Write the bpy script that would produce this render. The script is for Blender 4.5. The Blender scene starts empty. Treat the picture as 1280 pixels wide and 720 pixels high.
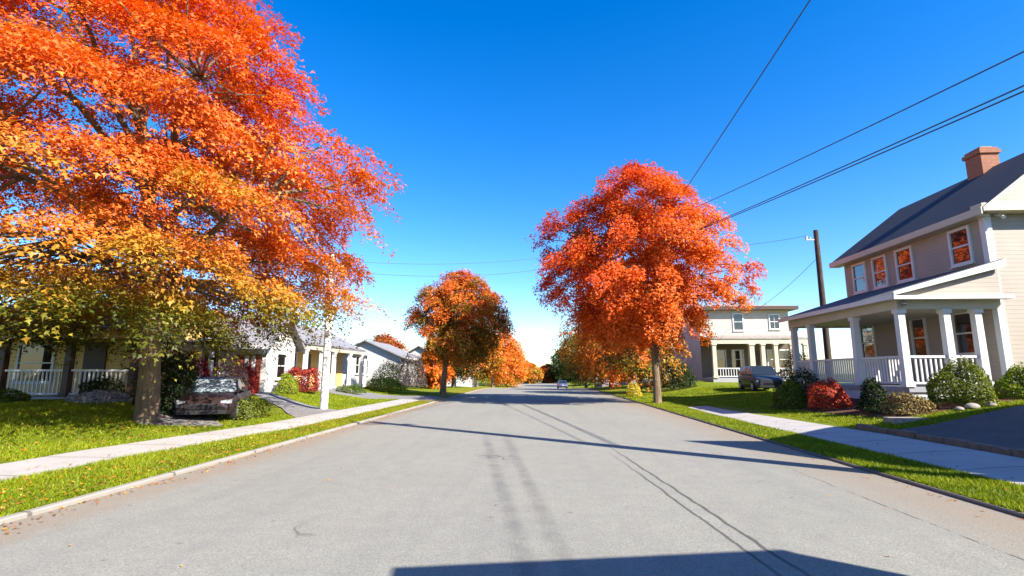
import bpy, bmesh, math, random
import numpy as np
from math import radians as R, sin, cos, pi
random.seed(7)
sc = bpy.context.scene
COL = sc.collection

# ------------------------------------------------------------------ helpers
class MB:
    """collects shapes (world coordinates) and links them as ONE mesh object"""
    def __init__(s): s.v = []; s.f = []
    def add(s, vs, fs):
        b = len(s.v); s.v += [tuple(p) for p in vs]; s.f += [tuple(i + b for i in f) for f in fs]; return s
    def box(s, x0, y0, z0, x1, y1, z1):
        x0, x1 = min(x0, x1), max(x0, x1); y0, y1 = min(y0, y1), max(y0, y1); z0, z1 = min(z0, z1), max(z0, z1)
        vs = [(x0,y0,z0),(x1,y0,z0),(x1,y1,z0),(x0,y1,z0),(x0,y0,z1),(x1,y0,z1),(x1,y1,z1),(x0,y1,z1)]
        return s.add(vs, [(3,2,1,0),(4,5,6,7),(0,1,5,4),(1,2,6,5),(2,3,7,6),(3,0,4,7)])
    def prism(s, poly, axis, d0, d1):
        n = len(poly)
        def P(p, d): return {'x': (d, p[0], p[1]), 'y': (p[0], d, p[1]), 'z': (p[0], p[1], d)}[axis]
        vs = [P(p, d0) for p in poly] + [P(p, d1) for p in poly]
        fs = [tuple(range(n)), tuple(range(2*n-1, n-1, -1))] + [(i, (i+1) % n, n+(i+1) % n, n+i) for i in range(n)]
        return s.add(vs, fs)
    def tube(s, path, rad, n=8, cap=True):
        path = [np.array(p, float) for p in path]; m = len(path)
        if not hasattr(rad, '__len__'): rad = [rad]*m
        vs = []; ref = None
        for i in range(m):
            t = path[min(i+1, m-1)] - path[max(i-1, 0)]; t /= (np.linalg.norm(t) + 1e-9)
            if ref is None: ref = np.array((1.,0,0)) if abs(t[0]) < .8 else np.array((0,1.,0))
            u = ref - t*ref.dot(t); u /= (np.linalg.norm(u)+1e-9); w = np.cross(t, u); ref = u
            for k in range(n):
                a = 2*pi*k/n; vs.append(path[i] + rad[i]*(u*cos(a) + w*sin(a)))
        fs = [(i*n+k, i*n+(k+1) % n, (i+1)*n+(k+1) % n, (i+1)*n+k) for i in range(m-1) for k in range(n)]
        if cap: fs += [tuple(range(n-1, -1, -1)), tuple(range((m-1)*n, m*n))]
        return s.add(vs, fs)
    def loft(s, rings, cap=True):
        n = len(rings[0]); m = len(rings); vs = [p for r in rings for p in r]
        fs = [(i*n+k, i*n+(k+1) % n, (i+1)*n+(k+1) % n, (i+1)*n+k) for i in range(m-1) for k in range(n)]
        if cap: fs += [tuple(range(n-1, -1, -1)), tuple(range((m-1)*n, m*n))]
        return s.add(vs, fs)
    def slab(s, q, th):
        """thick sheet from a planar polygon of 3-D points"""
        q = [np.array(p, float) for p in q]; nr = np.cross(q[1]-q[0], q[2]-q[0]); nr /= np.linalg.norm(nr)
        n = len(q); vs = q + [p + nr*th for p in q]
        return s.add(vs, [tuple(range(n-1, -1, -1)), tuple(range(n, 2*n))] + [(i, (i+1) % n, n+(i+1) % n, n+i) for i in range(n)])
    def build(s, name, mat, parent=None, smooth=False):
        me = bpy.data.meshes.new(name); off = wloc(parent)
        me.from_pydata([(p[0]-off[0], p[1]-off[1], p[2]-off[2]) for p in s.v], [], s.f)
        bm = bmesh.new(); bm.from_mesh(me); bmesh.ops.recalc_face_normals(bm, faces=bm.faces); bm.to_mesh(me); bm.free()
        if smooth:
            me.polygons.foreach_set('use_smooth', [True]*len(me.polygons))
            try: me.set_sharp_from_angle(angle=R(38))
            except Exception: pass
        me.materials.append(mat)
        o = bpy.data.objects.new(name, me); COL.objects.link(o)
        if parent: o.parent = parent
        return o
def wloc(o):
    p = [0., 0., 0.]
    while o is not None:
        for i in range(3): p[i] += o.location[i]
        o = o.parent
    return p
def tag(o, label, cat, group=None):
    o['label'] = label; o['category'] = cat
    if group: o['group'] = group
    return o
def thing(name, label, cat, loc, group=None):
    o = bpy.data.objects.new(name, None); COL.objects.link(o); o.location = loc; o.empty_display_size = .3
    return tag(o, label, cat, group)
def copy_tree(o, parent=None):
    c = o.copy(); COL.objects.link(c)
    if parent: c.parent = parent
    for ch in list(o.children): copy_tree(ch, c)
    return c
def structure(o): o['kind'] = 'structure'; return o
def stuff(o, label, cat): o['kind'] = 'stuff'; o['label'] = label; o['category'] = cat; return o
def npmesh(name, V, F, mat, parent=None, col=None, smooth=False):
    """V (n,3) local to the parent, F (m,k)"""
    me = bpy.data.meshes.new(name); m, k = F.shape
    me.vertices.add(len(V)); me.vertices.foreach_set('co', V.astype(np.float32).ravel())
    me.loops.add(m*k); me.loops.foreach_set('vertex_index', F.astype(np.int32).ravel())
    me.polygons.add(m); me.polygons.foreach_set('loop_start', np.arange(0, m*k, k, dtype=np.int32))
    if smooth: me.polygons.foreach_set('use_smooth', np.ones(m, bool))
    me.update(calc_edges=True)
    if col is not None:
        a = me.attributes.new('tint', 'FLOAT_COLOR', 'FACE')
        a.data.foreach_set('color', np.concatenate([col, np.ones((len(col), 1))], 1).astype(np.float32).ravel())
    me.materials.append(mat)
    o = bpy.data.objects.new(name, me); COL.objects.link(o)
    if parent: o.parent = parent
    return o
def lerp_tab(tab, x):
    return float(np.interp(x, [t[0] for t in tab], [t[1] for t in tab]))
def sstep(a, b, x):
    t = min(1, max(0, (x-a)/(b-a))); return t*t*(3-2*t)

# ------------------------------------------------------------------ materials
def newmat(name):
    m = bpy.data.materials.new(name); m.use_nodes = True; nt = m.node_tree
    return m, nt, nt.nodes['Principled BSDF']
def nd(nt, t, **kw):
    n = nt.nodes.new(t)
    for k, v in kw.items(): setattr(n, k, v)
    return n
def math_n(nt, op, a, b=None, c=None):
    n = nd(nt, 'ShaderNodeMath', operation=op)
    for i, x in enumerate((a, b, c)):
        if x is None: continue
        if isinstance(x, (int, float)): n.inputs[i].default_value = x
        else: nt.links.new(x, n.inputs[i])
    return n.outputs[0]
def noise(nt, vec, scale, detail=4, rough=.6):
    n = nd(nt, 'ShaderNodeTexNoise'); n.inputs['Scale'].default_value = scale
    n.inputs['Detail'].default_value = detail; n.inputs['Roughness'].default_value = rough
    if vec is not None: nt.links.new(vec, n.inputs['Vector'])
    return n.outputs['Fac']
def ramp(nt, fac, stops):
    r = nd(nt, 'ShaderNodeValToRGB'); e = r.color_ramp.elements
    while len(e) < len(stops): e.new(.5)
    for i, (p, c) in enumerate(stops):
        e[i].position = p; e[i].color = (*c, 1) if len(c) == 3 else c
    nt.links.new(fac, r.inputs['Fac']); return r.outputs['Color']
def mixc(nt, fac, a, b, blend='MIX'):
    n = nd(nt, 'ShaderNodeMix', data_type='RGBA', blend_type=blend)
    for i, x in ((0, fac), (6, a), (7, b)):
        if isinstance(x, (int, float)): n.inputs[i].default_value = x
        elif isinstance(x, tuple): n.inputs[i].default_value = (*x, 1)
        else: nt.links.new(x, n.inputs[i])
    return n.outputs[2]
def maprange(nt, v, a, b, c, d):
    n = nd(nt, 'ShaderNodeMapRange'); n.inputs[1].default_value = a; n.inputs[2].default_value = b
    n.inputs[3].default_value = c; n.inputs[4].default_value = d; nt.links.new(v, n.inputs[0]); return n.outputs[0]
def bump(nt, bs, h, strength=.3, dist=.02):
    b = nd(nt, 'ShaderNodeBump'); b.inputs['Strength'].default_value = strength; b.inputs['Distance'].default_value = dist
    nt.links.new(h, b.inputs['Height']); nt.links.new(b.outputs[0], bs.inputs['Normal'])
def geo(nt): return nd(nt, 'ShaderNodeNewGeometry').outputs['Position']
def objc(nt): return nd(nt, 'ShaderNodeTexCoord').outputs['Object']
def sepxyz(nt, v):
    n = nd(nt, 'ShaderNodeSeparateXYZ'); nt.links.new(v, n.inputs[0]); return n.outputs

def rough_mat(name, c, rough=.8, sc_=6, amt=.25, bs_=.25, bd=.01, spec=.3, streak=None):
    m, nt, b = newmat(name); v = objc(nt)
    f = noise(nt, v, sc_, 6); f2 = noise(nt, v, sc_*9, 3)
    d = tuple(x*(1-amt) for x in c); l = tuple(min(1, x*(1+amt)) for x in c)
    col = ramp(nt, f, [(.3, d), (.7, l)])
    col = mixc(nt, .5, col, ramp(nt, f2, [(.25, d), (.75, l)]))
    nt.links.new(col, b.inputs['Base Color']); b.inputs['Roughness'].default_value = rough
    b.inputs['Specular IOR Level'].default_value = spec
    bump(nt, b, f2, bs_, bd); return m
def paint_mat(name, c, rough=.5, amt=.11): return rough_mat(name, c, rough, 2.5, amt, .05, .003, .4)
def leaf_mat(name, trans=.38):
    m = bpy.data.materials.new(name); m.use_nodes = True; nt = m.node_tree; nt.nodes.clear()
    out = nd(nt, 'ShaderNodeOutputMaterial'); at = nd(nt, 'ShaderNodeAttribute', attribute_name='tint')
    df = nd(nt, 'ShaderNodeBsdfDiffuse'); tr = nd(nt, 'ShaderNodeBsdfTranslucent'); gl = nd(nt, 'ShaderNodeBsdfGlossy')
    gl.inputs['Roughness'].default_value = .5; gl.inputs['Color'].default_value = (1, 1, 1, 1)
    nt.links.new(at.outputs['Color'], df.inputs['Color'])
    hs = nd(nt, 'ShaderNodeHueSaturation'); hs.inputs['Saturation'].default_value = 1.1; hs.inputs['Value'].default_value = 1.25
    nt.links.new(at.outputs['Color'], hs.inputs['Color']); nt.links.new(hs.outputs[0], tr.inputs['Color'])
    m1 = nd(nt, 'ShaderNodeMixShader'); m1.inputs[0].default_value = trans
    nt.links.new(df.outputs[0], m1.inputs[1]); nt.links.new(tr.outputs[0], m1.inputs[2])
    m2 = nd(nt, 'ShaderNodeMixShader'); m2.inputs[0].default_value = .015
    nt.links.new(m1.outputs[0], m2.inputs[1]); nt.links.new(gl.outputs[0], m2.inputs[2])
    nt.links.new(m2.outputs[0], out.inputs[0]); return m
def glass_mat(name, tint=(.02, .025, .03), refl=.35):
    m = bpy.data.materials.new(name); m.use_nodes = True; nt = m.node_tree; nt.nodes.clear()
    out = nd(nt, 'ShaderNodeOutputMaterial'); df = nd(nt, 'ShaderNodeBsdfDiffuse'); gl = nd(nt, 'ShaderNodeBsdfGlossy')
    df.inputs['Color'].default_value = (*tint, 1); gl.inputs['Roughness'].default_value = .03; gl.inputs['Color'].default_value = (.75, .68, .64, 1)
    lw = nd(nt, 'ShaderNodeFresnel'); lw.inputs[0].default_value = 1.5
    f = math_n(nt, 'MULTIPLY_ADD', lw.outputs[0], 1-refl, refl)
    v = geo(nt); nz = noise(nt, v, 1.6, 2); b = nd(nt, 'ShaderNodeBump'); b.inputs['Strength'].default_value = .05; b.inputs['Distance'].default_value = .05
    nt.links.new(nz, b.inputs['Height']); nt.links.new(b.outputs[0], gl.inputs['Normal'])
    mx = nd(nt, 'ShaderNodeMixShader'); nt.links.new(f, mx.inputs[0])
    nt.links.new(df.outputs[0], mx.inputs[1]); nt.links.new(gl.outputs[0], mx.inputs[2]); nt.links.new(mx.outputs[0], out.inputs[0]); return m
def siding_mat(name, c, pitch=.13):
    m, nt, b = newmat(name); v = geo(nt); z = sepxyz(nt, v)[2]
    saw = math_n(nt, 'FRACT', math_n(nt, 'DIVIDE', z, pitch))
    gap = maprange(nt, saw, 0, .1, 1, 0)
    f = noise(nt, v, 1.1, 5); f2 = noise(nt, v, 40, 2)
    col = mixc(nt, maprange(nt, f, .3, .7, 0, 1), tuple(x*.9 for x in c), tuple(min(.85, x*1.06) for x in c))
    col = mixc(nt, math_n(nt, 'MULTIPLY', gap, .45), col, tuple(x*.35 for x in c))
    nt.links.new(col, b.inputs['Base Color']); b.inputs['Roughness'].default_value = .6; b.inputs['Specular IOR Level'].default_value = .3
    h = math_n(nt, 'ADD', math_n(nt, 'SUBTRACT', 1, saw), math_n(nt, 'MULTIPLY', f2, .08))
    bump(nt, b, h, .6, .02); return m
def shingle_mat(name, c, axis=0):
    m, nt, b = newmat(name); v = objc(nt)
    br = nd(nt, 'ShaderNodeTexBrick'); nt.links.new(v, br.inputs['Vector'])
    br.inputs['Scale'].default_value = 2.2; br.inputs['Mortar Size'].default_value = .012; br.inputs['Row Height'].default_value = .3
    br.inputs['Color1'].default_value = (*c, 1); br.inputs['Color2'].default_value = (*[x*.62 for x in c], 1)
    br.inputs['Mortar'].default_value = (*[x*.4 for x in c], 1)
    col = mixc(nt, .35, br.outputs['Color'], ramp(nt, noise(nt, v, 3, 6), [(.3, tuple(x*.6 for x in c)), (.7, tuple(x*1.3 for x in c))]))
    nt.links.new(col, b.inputs['Base Color']); b.inputs['Roughness'].default_value = .85
    bump(nt, b, noise(nt, v, 60, 2), .4, .01); return m
def brick_mat(name, c1, c2):
    m, nt, b = newmat(name); v = objc(nt); mp = nd(nt, 'ShaderNodeMapping'); mp.inputs['Rotation'].default_value = (R(90), 0, 0)
    x = sepxyz(nt, v); cb = nd(nt, 'ShaderNodeCombineXYZ'); nt.links.new(math_n(nt, 'ADD', x[0], x[1]), cb.inputs[0]); nt.links.new(x[2], cb.inputs[1])
    br = nd(nt, 'ShaderNodeTexBrick'); nt.links.new(cb.outputs[0], br.inputs['Vector']); br.inputs['Scale'].default_value = 4.6
    br.inputs['Color1'].default_value = (*c1, 1); br.inputs['Color2'].default_value = (*c2, 1); br.inputs['Mortar'].default_value = (.3, .27, .24, 1)
    br.inputs['Mortar Size'].default_value = .02
    nt.links.new(mixc(nt, .3, br.outputs['Color'], ramp(nt, noise(nt, v, 7), [(.3, tuple(x*.6 for x in c1)), (.7, c1)])), b.inputs['Base Color'])
    b.inputs['Roughness'].default_value = .85; bump(nt, b, br.outputs['Fac'], -.3, .01); return m
def car_paint(name, c, metal=.0):
    m, nt, b = newmat(name); v = objc(nt)
    nt.links.new(mixc(nt, maprange(nt, noise(nt, v, 5), .35, .7, 0, .35), c, tuple(x*.7+.015 for x in c)), b.inputs['Base Color'])
    b.inputs['Roughness'].default_value = .42; b.inputs['Metallic'].default_value = metal; b.inputs['Coat Weight'].default_value = .2; b.inputs['Coat Roughness'].default_value = .06; return m

# road surface -------------------------------------------------------
def line_mask(nt, xyz, p, q, w, soft):
    dx, dy = q[0]-p[0], q[1]-p[1]; L = math.hypot(dx, dy); a, b = -dy/L, dx/L; c = -(a*p[0]+b*p[1])
    d = math_n(nt, 'ADD', math_n(nt, 'MULTIPLY_ADD', xyz[0], a, c), math_n(nt, 'MULTIPLY', xyz[1], b))
    d = math_n(nt, 'ABSOLUTE', d)
    t = math_n(nt, 'ADD', math_n(nt, 'MULTIPLY_ADD', xyz[0], dx/L, -(dx*p[0]+dy*p[1])/L), math_n(nt, 'MULTIPLY', xyz[1], dy/L))
    m = maprange(nt, d, w, w+soft, 1, 0)
    e = math_n(nt, 'MULTIPLY', maprange(nt, t, -.2, 1.2, 0, 1), maprange(nt, t, L-3, L, 1, 0))
    return math_n(nt, 'MULTIPLY', m, e)
def road_material():
    m, nt, b = newmat('asphalt_worn'); v = geo(nt); x = sepxyz(nt, v)
    big = noise(nt, v, .35, 5); mid = noise(nt, v, 3.2, 6, .7); fine = noise(nt, v, 55, 3, .8)
    vo = nd(nt, 'ShaderNodeTexVoronoi'); vo.inputs['Scale'].default_value = 70; nt.links.new(v, vo.inputs['Vector'])
    col = ramp(nt, fine, [(.28, (.135, .13, .106)), (.5, (.255, .245, .2)), (.72, (.4, .386, .318))])
    col = mixc(nt, .35, col, ramp(nt, vo.outputs['Color'], [(.1, (.11, .106, .09)), (.9, (.37, .358, .3))]))
    col = mixc(nt, maprange(nt, big, .35, .7, 0, .45), col, (.205, .2, .165))
    col = mixc(nt, maprange(nt, mid, .35, .62, .22, 0), col, (.13, .125, .12))
    # lengthwise wear
    sv = nd(nt, 'ShaderNodeMapping'); sv.inputs['Scale'].default_value = (1.3, .06, 1); nt.links.new(v, sv.inputs['Vector'])
    wear = noise(nt, sv.outputs[0], 1.2, 4)
    col = mixc(nt, maprange(nt, wear, .5, .72, 0, .28), col, (.16, .155, .15))
    spv = nd(nt, 'ShaderNodeTexVoronoi'); spv.inputs['Scale'].default_value = 2.6; nt.links.new(v, spv.inputs['Vector'])
    spot = math_n(nt, 'MULTIPLY', maprange(nt, spv.outputs['Distance'], .03, .1, 1, 0), maprange(nt, sepxyz(nt, spv.outputs['Color'])[0], .55, .6, 0, .55))
    col = mixc(nt, spot, col, (.08, .077, .07))
    # gutters: brown silt along both kerbs
    gl = maprange(nt, math_n(nt, 'ADD', x[0], math_n(nt, 'MULTIPLY', mid, .7)), -4.6, -4.3, 1, 0)
    gr = maprange(nt, math_n(nt, 'ADD', x[0], math_n(nt, 'MULTIPLY', mid, .9)), 4.2, 5.1, 0, 1)
    g = math_n(nt, 'MULTIPLY', math_n(nt, 'MAXIMUM', gl, gr), maprange(nt, big, .25, .55, .65, 1))
    col = mixc(nt, math_n(nt, 'MULTIPLY', g, .8), col, ramp(nt, fine, [(.3, (.165, .13, .092)), (.7, (.31, .25, .18))]))
    # cracks
    wv = nd(nt, 'ShaderNodeVectorMath', operation='MULTIPLY_ADD'); nz = nd(nt, 'ShaderNodeTexNoise'); nz.inputs['Scale'].default_value = 1.2; nt.links.new(v, nz.inputs['Vector'])
    nt.links.new(nz.outputs['Color'], wv.inputs[0]); wv.inputs[1].default_value = (1.1, 1.1, 0); nt.links.new(v, wv.inputs[2])
    cr = nd(nt, 'ShaderNodeTexVoronoi', feature='DISTANCE_TO_EDGE'); cr.inputs['Scale'].default_value = .3; nt.links.new(wv.outputs[0], cr.inputs['Vector'])
    ck = math_n(nt, 'MULTIPLY', maprange(nt, cr.outputs['Distance'], .0, .0045, 1, 0), maprange(nt, noise(nt, v, .7, 2), .58, .68, 0, 1))
    col = mixc(nt, math_n(nt, 'MULTIPLY', ck, .7), col, (.05, .047, .044))
    # two faint dark lines, and two tar seams
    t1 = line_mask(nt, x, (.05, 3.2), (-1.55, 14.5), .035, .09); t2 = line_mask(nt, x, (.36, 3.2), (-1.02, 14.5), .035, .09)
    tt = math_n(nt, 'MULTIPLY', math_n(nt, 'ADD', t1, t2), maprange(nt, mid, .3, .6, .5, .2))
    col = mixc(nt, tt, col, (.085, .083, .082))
    wob = math_n(nt, 'MULTIPLY', math_n(nt, 'SUBTRACT', noise(nt, v, 1.3, 3), .5), .12)
    xs = [math_n(nt, 'ADD', x[0], wob), x[1]]
    s1 = line_mask(nt, xs, (2.06, 3.6), (1.35, 12.2), .012, .018); s2 = line_mask(nt, xs, (1.85, 3.6), (1.3, 10.8), .008, .02)
    s3 = line_mask(nt, xs, (3.9, 3.0), (4.0, 10), .007, .012)
    ss = math_n(nt, 'MULTIPLY', math_n(nt, 'MAXIMUM', math_n(nt, 'MAXIMUM', s1, s2), math_n(nt, 'MULTIPLY', s3, maprange(nt, mid, .4, .5, 0, 1))), .8)
    col = mixc(nt, ss, col, (.045, .043, .042))
    nt.links.new(col, b.inputs['Base Color']); b.inputs['Roughness'].default_value = .88; b.inputs['Specular IOR Level'].default_value = .25
    bump(nt, b, fine, .55, .012); return m
def concrete_walk(name, c, joint=1.5):
    m, nt, b = newmat(name); v = geo(nt); x = sepxyz(nt, v)
    f = noise(nt, v, 1.3, 6); f2 = noise(nt, v, 45, 3)
    col = ramp(nt, f, [(.3, tuple(k*.72 for k in c)), (.7, c)])
    col = mixc(nt, .4, col, ramp(nt, f2, [(.3, tuple(k*.7 for k in c)), (.7, tuple(k*1.1 for k in c))]))
    j = math_n(nt, 'FRACT', math_n(nt, 'DIVIDE', x[1], joint)); j = math_n(nt, 'ABSOLUTE', math_n(nt, 'SUBTRACT', j, .5))
    jm = maprange(nt, j, .008, .016, 1, 0)
    col = mixc(nt, math_n(nt, 'MULTIPLY', jm, .75), col, (.07, .06, .045))
    nt.links.new(col, b.inputs['Base Color']); b.inputs['Roughness'].default_value = .85; bump(nt, b, f2, .3, .008); return m
def grass_material():
    m, nt, b = newmat('lawn_grass'); v = geo(nt); x = sepxyz(nt, v)
    f = noise(nt, v, .55, 5); f2 = noise(nt, v, 9, 5, .75); f3 = noise(nt, v, 70, 2, .8)
    col = ramp(nt, f, [(.3, (.14, .19, .004)), (.7, (.25, .275, .007))])
    col = mixc(nt, .55, col, ramp(nt, f3, [(.3, (.04, .075, .004)), (.5, (.13, .165, .007)), (.75, (.25, .265, .02))]))
    col = mixc(nt, maprange(nt, f2, .56, .74, 0, .6), col, (.24, .19, .035))
    # fallen-leaf litter on the left verge, denser by the kerb
    le = math_n(nt, 'MULTIPLY', maprange(nt, x[0], -7.4, -5.5, .0, 1), maprange(nt, x[0], -5.4, -5.3, 1, 0))
    le = math_n(nt, 'MULTIPLY', le, maprange(nt, f2, .42, .6, 0, .75))
    col = mixc(nt, le, col, ramp(nt, f3, [(.35, (.22, .08, .012)), (.65, (.42, .2, .03))]))
    nt.links.new(col, b.inputs['Base Color']); b.inputs['Roughness'].default_value = .9; b.inputs['Specular IOR Level'].default_value = .15
    h = math_n(nt, 'ADD', f3, math_n(nt, 'MULTIPLY', f2, .8)); bump(nt, b, h, .8, .05); return m
def bark_material(name, c):
    m, nt, b = newmat(name); v = objc(nt); mp = nd(nt, 'ShaderNodeMapping'); mp.inputs['Scale'].default_value = (9, 9, 1.6); nt.links.new(v, mp.inputs[0])
    f = noise(nt, mp.outputs[0], 2.2, 6, .7); f2 = noise(nt, v, 2, 3)
    col = ramp(nt, f, [(.32, tuple(k*.4 for k in c)), (.65, c)])
    col = mixc(nt, maprange(nt, f2, .45, .7, 0, .5), col, tuple(k*1.5 for k in c))
    nt.links.new(col, b.inputs['Base Color']); b.inputs['Roughness'].default_value = .92; bump(nt, b, f, .9, .05); return m

M = {}
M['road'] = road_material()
M['drive'] = rough_mat('driveway_asphalt', (.075, .075, .078), .9, 2.0, .35, .5, .012)
M['drive_old'] = rough_mat('driveway_grey', (.2, .19, .18), .9, 2.0, .3, .5, .012)
M['walk'] = concrete_walk('sidewalk_concrete', (.42, .39, .35))
M['kerb'] = concrete_walk('kerb_granite', (.31, .28, .235), 2.2)
M['kerb_shaded'] = concrete_walk('kerb_shaded_stone', (.13, .1, .08), 2.2)  # shade of the right kerb face put into a darker stone colour
M['stone'] = rough_mat('edging_stone', (.2, .135, .1), .9, 5, .5, .6, .03)
M['grass'] = grass_material()
M['bark'] = bark_material('maple_bark', (.2, .135, .075))
M['bark_grey'] = bark_material('grey_bark', (.19, .16, .12))
M['leaf'] = leaf_mat('autumn_leaf', .27); M['bush'] = leaf_mat('bush_leaf', .2)
M['blade'] = leaf_mat('grass_blade', .3)
M['siding'] = siding_mat('tan_clapboard', (.35, .298, .238))
M['siding_white'] = siding_mat('white_clapboard', (.5, .48, .45))
M['cream'] = siding_mat('cream_siding', (.46, .42, .355), .2)
M['yellow'] = siding_mat('yellow_siding', (.72, .47, .16), .15)
M['white'] = paint_mat('white_trim', (.62, .61, .59))
M['offwhite'] = paint_mat('cream_trim', (.5, .44, .33))
M['brown'] = paint_mat('dark_brown_paint', (.07, .035, .022))
M['roof_blue'] = shingle_mat('slate_shingle', (.014, .019, .036))
M['roof_dark'] = shingle_mat('charcoal_shingle', (.09, .085, .085))
M['roof_grey'] = shingle_mat('pale_grey_shingle', (.26, .25, .26))
M['roof_pale'] = shingle_mat('pale_tan_shingle', (.36, .3, .25))
M['brick'] = brick_mat('red_brick', (.32, .095, .03), (.22, .06, .02))
M['glass'] = glass_mat('window_glass', (.03, .02, .02), .2); M['glass_dark'] = glass_mat('dark_window_glass', (.012, .012, .012), .08)
M['pane_blue'] = glass_mat('windscreen_glass', (.02, .026, .03), .06)
M['pane_pale'] = glass_mat('sky_tint_windscreen', (.3, .36, .38), .03)  # pale tint painted in for sky reflected on the windscreen
M['wood_pole'] = bark_material('weathered_pole', (.075, .05, .035))
M['pole_white'] = paint_mat('white_pole_paint', (.8, .79, .77), .5)
M['wire'] = rough_mat('cable_black', (.06, .085, .13), .6)
M['metal'] = rough_mat('galvanised_metal', (.45, .46, .47), .4, 5, .15, .05, .002, .6)
M['rubber'] = rough_mat('tyre_rubber', (.02, .02, .02), .8)
M['car_grey'] = car_paint('dark_grey_paint', (.03, .036, .045), .2)
M['car_dark'] = car_paint('dark_maroon_paint', (.035, .02, .019), .2)
M['car_blue'] = car_paint('slate_blue_paint', (.1, .13, .28), .2)
M['shadow_truck_white'] = car_paint('shadow_truck_paint', (.75, .75, .74))
M['lamp_clear'] = glass_mat('lamp_glass', (.25, .25, .24), .1); M['lamp_red'] = glass_mat('red_lamp_glass', (.35, .01, .01), .1)
M['red_door'] = paint_mat('red_brown_door', (.24, .06, .04)); M['porch_floor'] = paint_mat('grey_porch_floor', (.3, .3, .31))
M['porch_shade_or_glow'] = paint_mat('shaded_porch_wall', (.13, .09, .06))  # porch shade put into a dark brown colour
M['pale_rock'] = rough_mat('pale_rock', (.32, .27, .23), .9, 8, .4, .6, .03)
M['mulch'] = rough_mat('bark_mulch', (.13, .055, .03), .95, 14, .6, .9, .05)

# ------------------------------------------------------------------ terrain
HR = [(-60, .3), (6, .32), (10, .42), (14, .64), (20, .66), (26, .38), (31, .3), (38, .6), (43, .78), (60, .5), (100, .3), (2000, .3)]
HL = [(-60, .4), (13, .42), (20, .5), (26, .5), (34, .4), (42, .25), (60, .2), (2000, .2)]
def zroad(Y): return -1.3*sstep(44, 105, Y)
def ter(X, Y):
    z = zroad(Y)
    if X > 5.12: return z + .03 + .115*sstep(5.2, 6.6, X)*sstep(5.2, 7.7, X) + lerp_tab(HR, Y)*sstep(7.8, 12.6, X)
    if X < -5.47: return z + .042 + .1*sstep(5.5, 7.0, -X) + lerp_tab(HL, Y)*sstep(8.4, 12.8, -X)
    return z - .12
KR, KL = 5.05, -5.4
def grid_sheet(name, xs, ys, zf, mat):
    V = np.array([(x, y, zf(x, y)) for y in ys for x in xs]); nx = len(xs); ny = len(ys)
    F = np.array([(j*nx+i, j*nx+i+1, (j+1)*nx+i+1, (j+1)*nx+i) for j in range(ny-1) for i in range(nx-1)])
    return structure(npmesh(name, V, F, mat, smooth=True))
gx = [-900, -400, -200, -100, -60, -40, -30] + list(np.arange(-25, -5.6, .5)) + [-5.6, -5.50, -5.44, 0, 5.09, 5.15, 5.3] + list(np.arange(5.6, 26, .5)) + [30, 40, 60, 100, 200, 400, 900]
gy = [-200, -100, -50, -30, -20] + list(np.arange(-12, 60, .6)) + list(np.arange(60, 130, 3)) + [140, 160, 200, 300, 500, 900, 2000]
grid_sheet('ground', gx, gy, ter, M['grass'])
ry = [-60, -30] + list(np.arange(-10, 130, 2)) + [140, 160, 200, 300]
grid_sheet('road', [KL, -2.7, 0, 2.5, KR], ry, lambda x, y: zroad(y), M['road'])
def kerb(x0, x1, y0, y1, h=.14, mat='kerb'):
    mb = MB(); ys = list(np.arange(y0, min(y1, 44), 4)) + list(np.arange(max(44, y0), y1, 4)) + [y1]
    rings = [[(x0, y, zroad(y)-.15), (x0, y, zroad(y)+h-.015), (x0+(.02 if x0 < x1 else -.02), y, zroad(y)+h), (x1, y, zroad(y)+h), (x1, y, zroad(y)-.15)] for y in ys]
    mb.loft(rings); return structure(mb.build('kerb', M[mat]))
kerb(KL, KL-.1, -30, 27.2, .05); kerb(KL, KL-.11, 31.6, 130, .05); kerb(KR, KR+.05, -30, 130, .04, 'kerb_shaded')
def drape(name, A, B, mat, n=24, m=6, lift=.025, ends=None):
    """strip between two polylines laid on the terrain, with a skirt"""
    def samp(P, t):
        P = [np.array(p, float) for p in P]; L = [0]
        for i in range(1, len(P)): L.append(L[-1]+np.linalg.norm(P[i]-P[i-1]))
        s = t*L[-1]; return np.array([np.interp(s, L, [p[k] for p in P]) for k in (0, 1)])
    V = []; F = []
    for i in range(n+1):
        a, b = samp(A, i/n), samp(B, i/n)
        for j in range(m+1):
            p = a+(b-a)*j/m; V.append((p[0], p[1], max(ter(p[0], p[1]), zroad(p[1])) + lift))
    for i in range(n):
        for j in range(m): q = i*(m+1)+j; F.append((q, q+1, q+m+2, q+m+1))
    ring = [j for j in range(m+1)] + [i*(m+1)+m for i in range(1, n+1)] + [n*(m+1)+j for j in range(m-1, -1, -1)] + [i*(m+1) for i in range(n-1, 0, -1)]
    base = len(V)
    for q in ring: V.append((V[q][0], V[q][1], V[q][2]-.12))
    k = len(ring)
    for i in range(k): F.append((ring[i], ring[(i+1) % k], base+(i+1) % k, base+i))
    mb = MB(); mb.v = V; mb.f = F; return structure(mb.build(name, mat))
drape('sidewalk', [(-8.15, -30), (-8.0, 9), (-7.35, 14), (-7.2, 27)], [(-6.85, -30), (-6.75, 8), (-6.25, 14), (-6.15, 27)], M['walk'], 60, 4)
drape('sidewalk', [(6.3, -30), (6.15, 10), (6.1, 20), (6.2, 22.5)], [(7.75, -30), (7.65, 12), (7.0, 20), (7.0, 22.5)], M['walk'], 60, 4)
drape('driveway', [(7.98, 9.3), (7.98, 12.7)], [(15.2, 9.6), (15.2, 13.9)], M['drive'], 12, 24, .05)
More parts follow.
